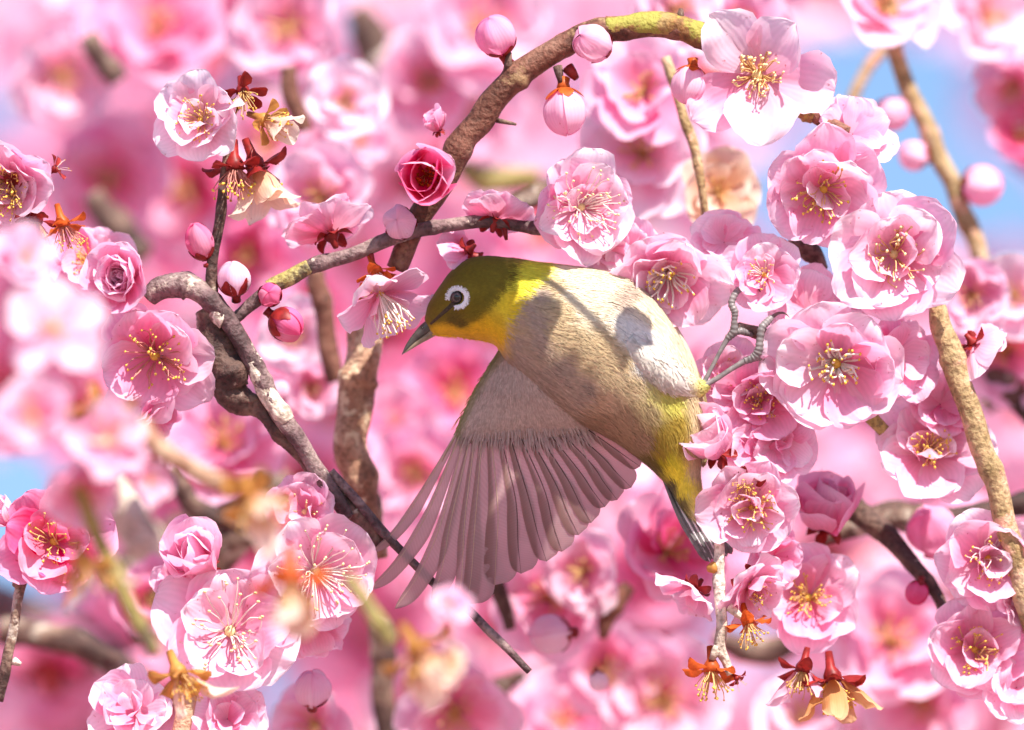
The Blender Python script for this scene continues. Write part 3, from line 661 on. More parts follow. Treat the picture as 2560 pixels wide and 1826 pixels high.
def feather(base, mid, tip, w, q0, q1, name='flight_feather', parent=None, mats=None, lead=0.30, shaftw=1.5, point=0.5, bow=8, sweep=0, taper=0):
    n, mv = 26, 9
    m2 = (mid[0] * 0.42 + tip[0] * 0.58 + sweep, mid[1] * 0.42 + tip[1] * 0.58 + sweep * 0.6)
    c = catmull([(*base, q0), (*mid, (q0 + q1) / 2 - bow), (*m2, (q0 + 2 * q1) / 3 - bow * 0.6), (*tip, q1)], n)
    t = np.gradient(c, axis=0); t /= np.linalg.norm(t, axis=1)[:, None]
    v = []; U = []; Vv = []
    for i in range(n):
        u = i / (n - 1)
        prof = (0.35 + 0.65 * min(1, u / 0.45)) * (1 - taper * max(0, u - 0.45) / 0.55) * (1 - max(0, (u - 0.80) / 0.20) ** 2.2 * 1.0) ** point
        nn2 = np.array([t[i][1], -t[i][0], 0]); nn2 /= np.linalg.norm(nn2) + 1e-9     # to the right of travel
        for k in range(mv):
            s = k / (mv - 1); x = -(lead) + s * (1.0)
            off = x * w * prof
            v.append(c[i] - nn2 * off * -1 * 1 + np.array([0, 0, 3.0 * (x / 1.0) ** 2 + 0.5 * math.sin(u * 40 + s * 7)])); U.append(u); Vv.append(x)
    vf = grid_faces(n, mv); m = MB(); m.add(v, vf)
    rv, rf = tube(c + np.array([0, 0, -0.8]), np.linspace(shaftw * 1.25, shaftw * 0.35, n), 5)
    m.add(rv, rf); U += [0.2] * len(rv); Vv += [0] * len(rv)
    me = mkmesh(name, qw(np.array(m.v)), m.f, mats or [M['vane'], M['rachis']], att={'pu': U, 'pv': Vv}, matidx=[0] * len(vf) + [1] * len(rf))
    return obj(name, me, parent)
def Z2(x, y): return (880 + 0.4392 * x, 1000 + 0.4392 * y)
FE = [ # base, mid, tip (zoomed view), width px
 ((600, 180), (400, 520), (108, 872), 24), ((615, 200), (430, 640), (100, 1082), 32), ((640, 220), (500, 720), (243, 1190), 40),
 ((665, 250), (560, 700), (452, 1140), 46), ((695, 240), (640, 700), (600, 1170), 50), ((740, 215), (700, 700), (655, 1165), 62),
 ((790, 200), (830, 620), (812, 1055), 66), ((840, 190), (930, 560), (962, 990), 58), ((890, 180), (1000, 540), (1108, 920), 56),
 ((940, 170), (1090, 500), (1195, 865), 54), ((985, 160), (1160, 480), (1290, 770), 52), ((1030, 150), (1220, 440), (1362, 700), 50),
 ((1080, 140), (1290, 400), (1440, 610), 50), ((1130, 130), (1350, 350), (1510, 570), 48), ((1180, 110), (1410, 310), (1590, 500), 46), ((1230, 90), (1470, 260), (1640, 380), 42)]
for i, (b, mdd, tp_, w) in enumerate(FE):
    # shaft lies near the leading side, so aim the shaft slightly left of the vane centre
    feather(Z2(*b), Z2(*mdd), Z2(*tp_), w * (1.3 if i < 4 else 1.28), 14 - i * 1.2, 30 - i * 3.4, parent=wing, lead=0.22 if i < 6 else 0.35, shaftw=1.3, taper=0.42 if i < 4 else 0, point=0.8 if i < 4 else 0.5, sweep=[9, 11, 9, 6, 4, 3, 0, -2][i] if i < 8 else -3, mats=[M['vane'], M['rachis'] if i < 7 else M['rachis_dark']])
# folded far wing lying along the back
fwing = obj('wing', None, bird) if False else None
pts = [(1500, 690, 20), (1592, 722, 24), (1664, 800, 22), (1716, 895, 16), (1744, 990, 10), (1752, 1080, 6), (1744, 1160, 4)]
cc = catmull(pts, 40); rr = np.interp(np.linspace(0, 1, 40), [0, .2, .5, .8, 1], [8, 30, 40, 34, 8]); vs = []
for i in range(40):
    t = (cc[min(39, i + 1)] - cc[max(0, i - 1)]); t /= np.linalg.norm(t); u = np.array([-t[1], t[0], 0])
    for k in range(16):
        a = 2 * PI * k / 16; vs.append(cc[i] + u * math.cos(a) * rr[i] * 0.42 + np.array([0, 0, 1]) * math.sin(a) * rr[i] * 0.8)
vs = np.array(vs); fc = np.array([(0.66, 0.53, 0.38) if (i // 16) < 24 else (0.46, 0.37, 0.20) for i in range(len(vs))])
fwing = obj('wing', mkmesh('wing', qw(vs), grid_faces(40, 16, 0, True), M['plumage'], cols=fc), bird)
for k in range(5):
    feather((1676 + k * 9, 805 + k * 22), (1744 + k * 5, 945 + k * 20), (1770 - k * 3, 1090 + k * 20), 20, 14 + k * 3, 8 + k * 3, parent=fwing, lead=0.5, mats=[simple('folded_%d' % k, (0.34, 0.27, 0.12), 0.6, 0.2, 0.2, 900), M['rachis']])
# ---- tail
TF = [((1655, 1190), (1700, 1290), (1768, 1404), 16), ((1668, 1200), (1712, 1290), (1776, 1406), 16), ((1680, 1205), (1722, 1285), (1786, 1400), 16), ((1692, 1205), (1735, 1290), (1800, 1396), 16), ((1705, 1200), (1750, 1290), (1818, 1392), 18), ((1716, 1200), (1765, 1290), (1830, 1386), 18)]
for i, (b, mdd, tp_, w) in enumerate(TF):
    feather(b, mdd, tp_, w + 6, 10 + i * 3, 14 + i * 4, 'tail_feather', bird, lead=0.45, shaftw=4.0 if i < 4 else 1.8, mats=[M['tailv'], M['tailw'] if i in (1, 2, 3, 4) else M['tailv']], point=0.6)
# ---- thigh and legs
def limb(pts, name, mat, parent, nseg=12, cols=None, bumps=0.0, per=0):
    m_ = max(8, len(pts) * 10); c = catmull([p[:3] for p in pts], m_); r = catmull([(p[3], 0) for p in pts], m_)[:, 0]
    if bumps: r = r * (1 + bumps * np.sin(np.arange(m_) * per))
    v, f = tube(c, r, nseg); v = np.array(v)
    return obj(name, mkmesh(name, qw(v), f, mat, cols=cols(v) if cols else None), parent), c, r
def thc(p):
    p = np.atleast_2d(p); k = np.clip((p[:, 0] - 1715) / 35, 0, 1)[:, None]
    g = np.clip((p[:, 0] - 1500) / 60, 0, 1)[:, None]
    w = np.array([(0.76, 0.69, 0.60)]) * g + np.array([(0.74, 0.58, 0.40)]) * (1 - g)
    n_ = (0.88 + 0.12 * np.sin(p[:, 0] * 0.21 + p[:, 1] * 0.13) * np.sin(p[:, 1] * 0.17))[:, None]
    return (w * (1 - k) + np.array([(0.76, 0.68, 0.22)]) * k) * n_
th, c, r = limb([(1570, 855, surf(1570, 855) + 30, 34), (1625, 905, surf(1625, 905) + 16, 42), (1680, 950, surf(1680, 950) + 0, 38), (1725, 968, -62, 29), (1752, 970, -46, 17), (1762, 966, -42, 8)], 'thigh', M['plumage'], bird, 18, thc)
bb = []; dd_ = []; nnn = []
for i in range(1500):
    k = nrs.randint(0, len(c) - 2); t = c[k + 1] - c[k]; t /= np.linalg.norm(t); a = nrs.uniform(0, 2 * PI); u = np.cross(t, [0, 0, 1]); u /= np.linalg.norm(u); w_ = np.cross(t, u); o = u * math.cos(a) + w_ * math.sin(a)
    bb.append(c[k] + o * r[k] + t * nrs.rand() * 3); dd_.append(t); nnn.append(o)
bb = np.array(bb); V, F, C = tufts(bb, np.array(dd_), np.array(nnn), np.where(bb[:, 0] > 1725, 9.0, 22.0), np.full(len(bb), 1.4), np.full(len(bb), 0.14), thc(bb), 0.3)
obj('thigh_feathers', mkmesh('thigh_feathers', qw(V), F, M['plumage'], cols=C), th)
lg, _, _ = limb([(1756, 964, -44, 7), (1775, 928, -40, 5.6), (1800, 880, -34, 5.4), (1822, 842, -30, 8)], 'leg', M['leg'], bird)
limb([(1820, 846, -30, 9), (1834, 828, -34, 10.5), (1836, 800, -36, 8), (1837, 780, -36, 9.5), (1829, 760, -34, 9), (1836, 738, -30, 8.5), (1848, 724, -22, 8), (1862, 720, -10, 7)], 'toe', M['leg'], lg, 12, None, 0.08, 1.35)
limb([(1858, 720, -12, 6), (1876, 713, -6, 4), (1893, 717, 0, 2.6), (1901, 731, 4, .8)], 'claw', M['claw'], lg)
limb([(1826, 838, -30, 9), (1848, 828, -26, 9), (1864, 832, -12, 8), (1880, 838, 6, 5)], 'toe', M['leg'], lg, 12, None, 0.12, 1.3)
lg2, _, _ = limb([(1756, 966, -50, 8), (1790, 948, -46, 6.6), (1830, 922, -42, 6.6), (1868, 900, -40, 8)], 'leg', M['leg'], bird)
limb([(1862, 903, -40, 9), (1885, 893, -42, 11), (1897, 875, -46, 11), (1900, 848, -48, 9.5), (1905, 820, -46, 10), (1918, 805, -38, 9.5), (1930, 793, -28, 7.5)], 'toe', M['leg'], lg2, 12, None, 0.08, 1.35)
limb([(1928, 795, -28, 5.5), (1945, 784, -20, 4), (1962, 784, -14, 2.4), (1974, 794, -10, .8)], 'claw', M['claw'], lg2)
limb([(1880, 896, -38, 9), (1905, 894, -30, 8), (1925, 904, -22, 7), (1942, 918, -14, 5)], 'toe', M['leg'], lg2, 12, None, 0.10, 1.3)

def attach(child, parent):
    child.location = child.location - parent.location; child.parent = parent
    for k_ in ('label', 'category'):
        if k_ in child: del child[k_]
# ================================================================ BRANCHES (2277-wide view)
br = branch([(880, 600, 46, 60), (935, 480, 54, 45), (1015, 345, 58, 34), (1065, 268, 60, 28), (1115, 205, 58, 22), (1175, 150, 56, 18), (1255, 100, 54, 14), (1340, 68, 52, 12), (1440, 58, 54, 12), (1530, 68, 53, 14), (1595, 98, 53, 20), (1690, 165, 50, 34), (1780, 235, 46, 36), (1840, 272, 34, 38), (1890, 292, 18, 38)],
  'bark_brown', 'long arching brown branch with mossy crest above the bird', seed=3, nseg=20, rough=0.05, knots=[(1140, 165, 20, .12), (1505, 52, 14, .2), (1250, 95, 12, .12), (1385, 55, 16, .1)])
spur(br, 1512, 45, 6, 0.1, 1, 26, 8, 'bark_dark'); spur(br, 1105, 268, 20, 0.9, -0.2, 46, 5, 'bark_dark'); spur(br, 1262, 150, 4, 0.7, -0.9, 34, 12, 'calyx'); spur(br, 1240, 148, 2, 0.2, -1, 40, 9, 'bark_dark'); spur(br, 1128, 165, 10, 0.1, 1, 50, 9, 'bark_dark')
attach(branch([(1345, 62, 51, 9), (1400, 56, 52.5, 8), (1440, 55, 54, 8), (1500, 60, 53.5, 9), (1560, 78, 53, 13), (1600, 98, 52, 18)], 'bark_ochre', 'ochre moss crust on the crest of the arching branch', name='moss', cat='moss', seed=4, nseg=20, rough=0.07), br)
attach(branch([(1770, 232, 44, 33), (1790, 244, 46, 33), (1812, 256, 42, 34)], 'bark_ochre', 'ochre moss patch on the branch right of the white five-petalled blossom', name='moss', cat='moss', seed=5, nseg=18, rough=0.07), br)
b2 = branch([(1210, 512, 26, 34), (1150, 500, 28, 30), (1080, 494, 29, 24), (1000, 500, 30, 18), (930, 512, 32, 12), (850, 540, 33, 10), (770, 568, 33, 10), (690, 595, 33, 12), (620, 630, 34, 14), (565, 672, 30, 16), (520, 712, 22, 22)],
  'bark_grey', 'thin grey-green arching twig above the bird\'s head', seed=8, nseg=16, rough=0.05)
spur(b2, 1120, 502, 27, 0.2, -1, 34, 6, 'calyx'); spur(b2, 822, 556, 8, 0.3, -1, 34, 6, 'calyx')
attach(branch([(690, 595, 35, 11), (640, 617, 36, 12), (600, 642, 35, 13)], 'bark_green', 'yellow-green lichen band on the grey twig left of the bird', name='lichen', cat='lichen', seed=6, nseg=16, rough=0.06), b2)
b3 = branch([(330, 665, 40, 30), (365, 640, 52, 20), (410, 632, 52, 8), (450, 655, 47, 2), (500, 705, 43, 0), (545, 770, 38, 0), (580, 845, 39, 2), (615, 905, 40, 4), (660, 975, 38, 8), (705, 1045, 36, 14), (745, 1105, 36, 22), (775, 1150, 28, 30)],
  'bark_grey', 'knotty purple-grey branch bending down from the pink rosette blossom', seed=12, nseg=20, rough=0.09, knots=[(400, 630, 30, .15), (470, 680, 14, .18), (585, 850, 12, .2), (505, 700, 10, .12)])
attach(branch([(562, 805, 40, 0), (580, 845, 41.5, 1), (612, 900, 42, 3), (635, 938, 41, 6)], 'bark_white', 'pale papery bark sleeve on the knotty branch', name='bark_sleeve', cat='bark', seed=13, nseg=20, rough=0.05, knots=[(583, 850, 9, -.15)]), b3)
attach(branch([(480, 688, 45, 2), (489, 697, 46, 2), (498, 708, 45, 2)], 'bark_white', 'cream bark ring near the top of the knotty branch', name='bark_ring', cat='bark', seed=14, nseg=20, rough=0.05), b3)
branch([(455, 690, 60, 40), (480, 760, 72, 34), (500, 830, 84, 34), (520, 880, 74, 36), (570, 905, 44, 34), (620, 955, 40, 30), (680, 1020, 42, 40), (740, 1085, 44, 46), (800, 1150, 46, 52), (850, 1210, 40, 60)],
  'bark_dark', 'gnarled dark brown stub and limb behind the knotty branch', seed=21, nseg=20, rough=0.20, knots=[(495, 840, 26, .25), (470, 770, 18, .15)])
b4 = branch([(470, 650, 30, 8), (470, 610, 26, 6), (480, 540, 24, 4), (493, 450, 21, 2), (502, 370, 21, 2), (512, 290, 20, 2), (520, 220, 18, 2)],
  'bark_dark', 'thin upright dark twig carrying the withered blossoms', seed=31, nseg=12, rough=0.08)
spur(b4, 470, 590, 2, -1, -0.1, 18, 6, 'calyx')
branch([(850, 640, 60, 330), (818, 720, 74, 330), (804, 800, 80, 328), (794, 880, 80, 326), (780, 960, 78, 324), (795, 1050, 70, 328), (825, 1150, 50, 340), (845, 1240, 34, 350)],
  'bark_tan', 'thick soft brown branch rising behind the bill tip', seed=32, nseg=20, rough=0.08)
branch([(735, 1050, 22, 24), (790, 1110, 22, 26), (850, 1180, 22, 30), (905, 1240, 20, 34), (970, 1300, 19, 38), (1035, 1352, 19, 38), (1090, 1405, 20, 30), (1135, 1450, 18, 28), (1178, 1495, 15, 26)],
  'bark_grey', 'straight grey twig running down behind the wing tips to a cut end', seed=33, nseg=12, rough=0.05, nodes=False)
b7 = branch([(1596, 1170, 22, -44), (1600, 1220, 24, -50), (1597, 1270, 24, -56), (1600, 1320, 26, -58), (1606, 1390, 26, -58), (1600, 1440, 26, -56), (1614, 1470, 20, -56), (1626, 1500, 18, -56)],
  'bark_white', 'pale twig hanging in front of the tail tip', seed=35, nseg=12, rough=0.07, nodes=True)
spur(b7, 1590, 1262, -60, -0.9, -0.2, 18, 12, 'calyx_gold'); spur(b7, 1622, 1350, -56, 0.8, -0.7, 40, 9, 'bark_white'); spur(b7, 1596, 1440, -56, -0.5, -1, 32, 10, 'bark_white')
branch([(2064, 612, 4, 56), (2074, 655, 26, 54), (2090, 710, 46, 50), (2110, 775, 54, 44), (2138, 860, 53, 40), (2172, 960, 52, 40), (2207, 1060, 51, 42), (2240, 1170, 50, 46), (2266, 1270, 48, 50), (2300, 1400, 50, 60)],
  'bark_yellow', 'yellowish-tan branch running down the right edge', seed=36, nseg=18, rough=0.03)
branch([(1960, -80, 34, 900), (1985, 60, 34, 900), (2000, 150, 38, 900), (2045, 250, 40, 900), (2090, 350, 42, 900), (2125, 430, 42, 900), (2165, 530, 42, 900), (2200, 640, 42, 900)],
  'bark_yellow', 'blurred tan branch crossing the blue sky at upper right', seed=37, rough=0.04)
branch([(2040, -60, 26, 1200), (1990, 80, 26, 1200), (1930, 150, 28, 1200), (1890, 240, 28, 1200), (1860, 340, 28, 1200)], 'bark_yellow', 'faint blurred tan twig slanting left across the sky gap', seed=38, rough=0.04)
b10 = branch([(52, 1270, 24, 10), (45, 1310, 24, 8), (35, 1370, 22, 6), (22, 1430, 22, 6), (15, 1480, 24, 6), (-5, 1560, 22, 8)], 'bark_dark', 'dark knobbly twig at the lower left edge', seed=39, nseg=12, rough=0.08)
spur(b10, 30, 1470, 4, 0.9, -0.4, 18, 8, 'bark_white'); spur(b10, 42, 1300, 0, -0.6, 0.1, 14, 10, 'bark_dark')
branch([(1900, 890, 30, 60), (1935, 925, 30, 50), (1975, 970, 30, 120), (2040, 1040, 28, 260)], 'bark_green', 'short yellow-green twig under the large blossom at right', seed=40, rough=0.06)
branch([(1880, 1110, 50, 420), (1935, 1160, 54, 420), (1990, 1210, 46, 380), (2040, 1265, 34, 300), (2085, 1330, 28, 260), (2110, 1380, 26, 230), (2150, 1460, 22, 230)], 'bark_dark', 'dark grey-brown branch descending at lower right', seed=41, rough=0.1)
branch([(1820, 1190, 40, 620), (1980, 1150, 64, 620), (2130, 1155, 54, 600), (2300, 1110, 50, 620)], 'bark_dark', 'soft dark limb crossing behind the lower right blossoms', seed=42, rough=0.14)
branch([(1480, 130, 22, 300), (1515, 240, 22, 260), (1530, 290, 24, 250), (1550, 350, 22, 240), (1560, 420, 18, 240), (1575, 520, 18, 260)], 'bark_yellow', 'blurred tan twig under the rightmost bud of the arch', seed=43, rough=0.05)
branch([(1750, 540, 30, 140), (1800, 560, 40, 140), (1830, 600, 30, 150)], 'bark_dark', 'short dark twig in the gap among the upper right blossoms', seed=44)
b_l = branch([(1862, 725, 22, 20), (1930, 760, 22, 22), (1720, 748, 24, 22)][:0] + [(1640, 728, 22, 40), (1680, 740, 26, 18), (1720, 752, 36, 6), (1760, 765, 34, 10), (1800, 790, 26, 30)], 'bark_dark', 'dark twig gripped by the bird\'s feet', seed=45, rough=0.1)
branch([(1690, 800, 16, -20), (1712, 806, 18, -10), (1735, 815, 16, 20)], 'bark_dark', 'small dark side twig beside the bird\'s lower foot', seed=46)
# near, blurred, in front of the focus plane
branch([(165, 1050, 24, -1400), (190, 1130, 30, -1400), (240, 1240, 36, -1400), (285, 1340, 38, -1400), (345, 1455, 36, -1400)], 'bark_green', 'blurred yellow-green twig close to the lens at lower left', seed=50, rough=0.03)
branch([(300, 940, 40, -1400), (360, 1000, 44, -1400), (440, 1050, 46, -1400), (520, 1090, 44, -1400)], 'bark_tan', 'blurred tan twig close to the lens left of centre', seed=51, rough=0.03)
branch([(770, 1280, 28, -1500), (820, 1350, 34, -1500), (870, 1430, 34, -1500)], 'bark_green', 'blurred green twig tip below the outer wing feathers', seed=52, rough=0.03)
branch([(440, 1500, 34, -60), (415, 1560, 40, -60), (400, 1650, 40, -60)], 'bark_yellow', 'stout tan twig end at the bottom left under the spent flower', seed=53, rough=0.06)
for i_, (pts_, lab_) in enumerate([  # several dark limbs added only to darken gaps between blurred blossoms
  ([(190, 80, 40, 1500), (220, 120, 50, 1500), (262, 180, 46, 1500)], 'dark blurred twig piece added to deepen the gap at the upper left'),
  ([(205, 430, 50, 1700), (260, 510, 70, 1700), (330, 570, 50, 1700)], 'dark mauve blurred limb added to deepen the gap above the pink rosette'),
  ([(560, 1180, 60, 900), (480, 1240, 90, 950), (390, 1330, 90, 1000), (300, 1400, 60, 1100)], 'brown shadowed limb blurred between the lower left blossoms'),
  ([(0, 1400, 60, 1200), (160, 1430, 60, 1200), (330, 1520, 50, 1200)], 'brown blurred limb added to deepen the gap under the deep pink left blossom'),
  ([(1590, 1420, 40, 1300), (1700, 1450, 60, 1300), (1790, 1420, 40, 1300)], 'mauve blurred twig added to deepen the gap behind the hanging pale twig'),
  ([(1130, 470, 40, 700), (1180, 440, 50, 700), (1230, 410, 30, 700)], 'dark blurred twig behind the blossom above the nape'),
  ([(1010, 1590, 30, 1300), (1110, 1530, 40, 1300), (1170, 1500, 26, 1300)], 'dark blurred twig at the bottom centre'),
  ([(2160, 820, 40, 1000), (2230, 860, 70, 1000), (2300, 930, 60, 1000)], 'dark blurred limb at the right edge middle'),
  ([(760, 1010, 40, 500), (800, 1080, 60, 500), (830, 1180, 50, 500)], 'dark mossy limb behind the outer wing feathers'),
  ([(380, 1040, 34, 900), (440, 1130, 44, 900), (560, 1180, 50, 900)], 'brown blurred limb left of centre')]):
    branch(pts_, 'bark_dark', lab_, seed=80 + i_, rough=0.15)
# thick, soft limbs far behind
branch([(240, 1060, 60, 1500), (290, 1150, 90, 1500), (330, 1230, 80, 1500), (350, 1330, 60, 1500)], 'bark_white', 'pale grey limb blurred behind the lower left blossoms', seed=54, rough=0.1)
branch([(250, 1330, 130, 1900), (380, 1230, 130, 1900), (520, 1150, 110, 1900), (640, 1060, 80, 1900)], 'bark_dark', 'broad dark brown limb blurred behind the lower left', seed=55, rough=0.1)
branch([(-40, 1330, 90, 2600), (120, 1400, 100, 2600), (260, 1470, 90, 2600), (420, 1560, 80, 2600)], 'bark_grey', 'blurred grey limb sloping across the lower left corner', seed=56, rough=0.1)
branch([(790, 20, 60, 2600), (850, 130, 100, 2600), (930, 230, 110, 2600), (1010, 300, 80, 2600)], 'bark_dark', 'dark grey limb blurred at the top left of the arch', seed=57, rough=0.12)
branch([(840, 120, 60, 2300), (890, 170, 90, 2300), (950, 200, 70, 2300)], 'bark_white', 'pale grey knot of a blurred limb near the top', seed=58, rough=0.12)
branch([(1020, 370, 44, 2000), (1100, 400, 56, 2000), (1200, 400, 50, 2000)], 'bark_green', 'mossy grey-green limb blurred behind the arch', seed=59, rough=0.1)
branch([(640, 150, 34, 900), (650, 220, 40, 900), (680, 290, 36, 900)], 'bark_brown', 'short brown blurred twig right of the withered blossoms', seed=60, rough=0.05)
branch([(850, 1380, 50, 1000), (850, 1480, 54, 1000), (860, 1640, 50, 1000)], 'bark_dark', 'dark upright blurred twig at the bottom centre left', seed=61, rough=0.05)
branch([(1060, 1180, 40, 700), (1090, 1260, 44, 700), (1115, 1330, 36, 700), (1135, 1400, 26, 700)], 'bark_dark', 'dark blurred twig dropping below the fanned wing', seed=62, rough=0.06)
branch([(1340, 1420, 20, 800), (1360, 1350, 50, 800), (1400, 1300, 30, 800)], 'bark_brown', 'small brown blurred stub below the belly', seed=63)
branch([(2180, 900, 50, 1500), (2240, 870, 70, 1500), (2320, 850, 70, 1500)], 'bark_dark', 'dark blurred limb behind the right edge branch', seed=64)
branch([(700, 600, 40, 700), (720, 700, 44, 700), (745, 850, 40, 700)], 'bark_brown', 'brown blurred twig behind the hanging white-stamened blossom', seed=65)
branch([(380, 870, 60, 1300), (430, 950, 50, 1300), (470, 1030, 40, 1300)], 'bark_dark', 'dark blurred twig behind the gnarled stub', seed=66)

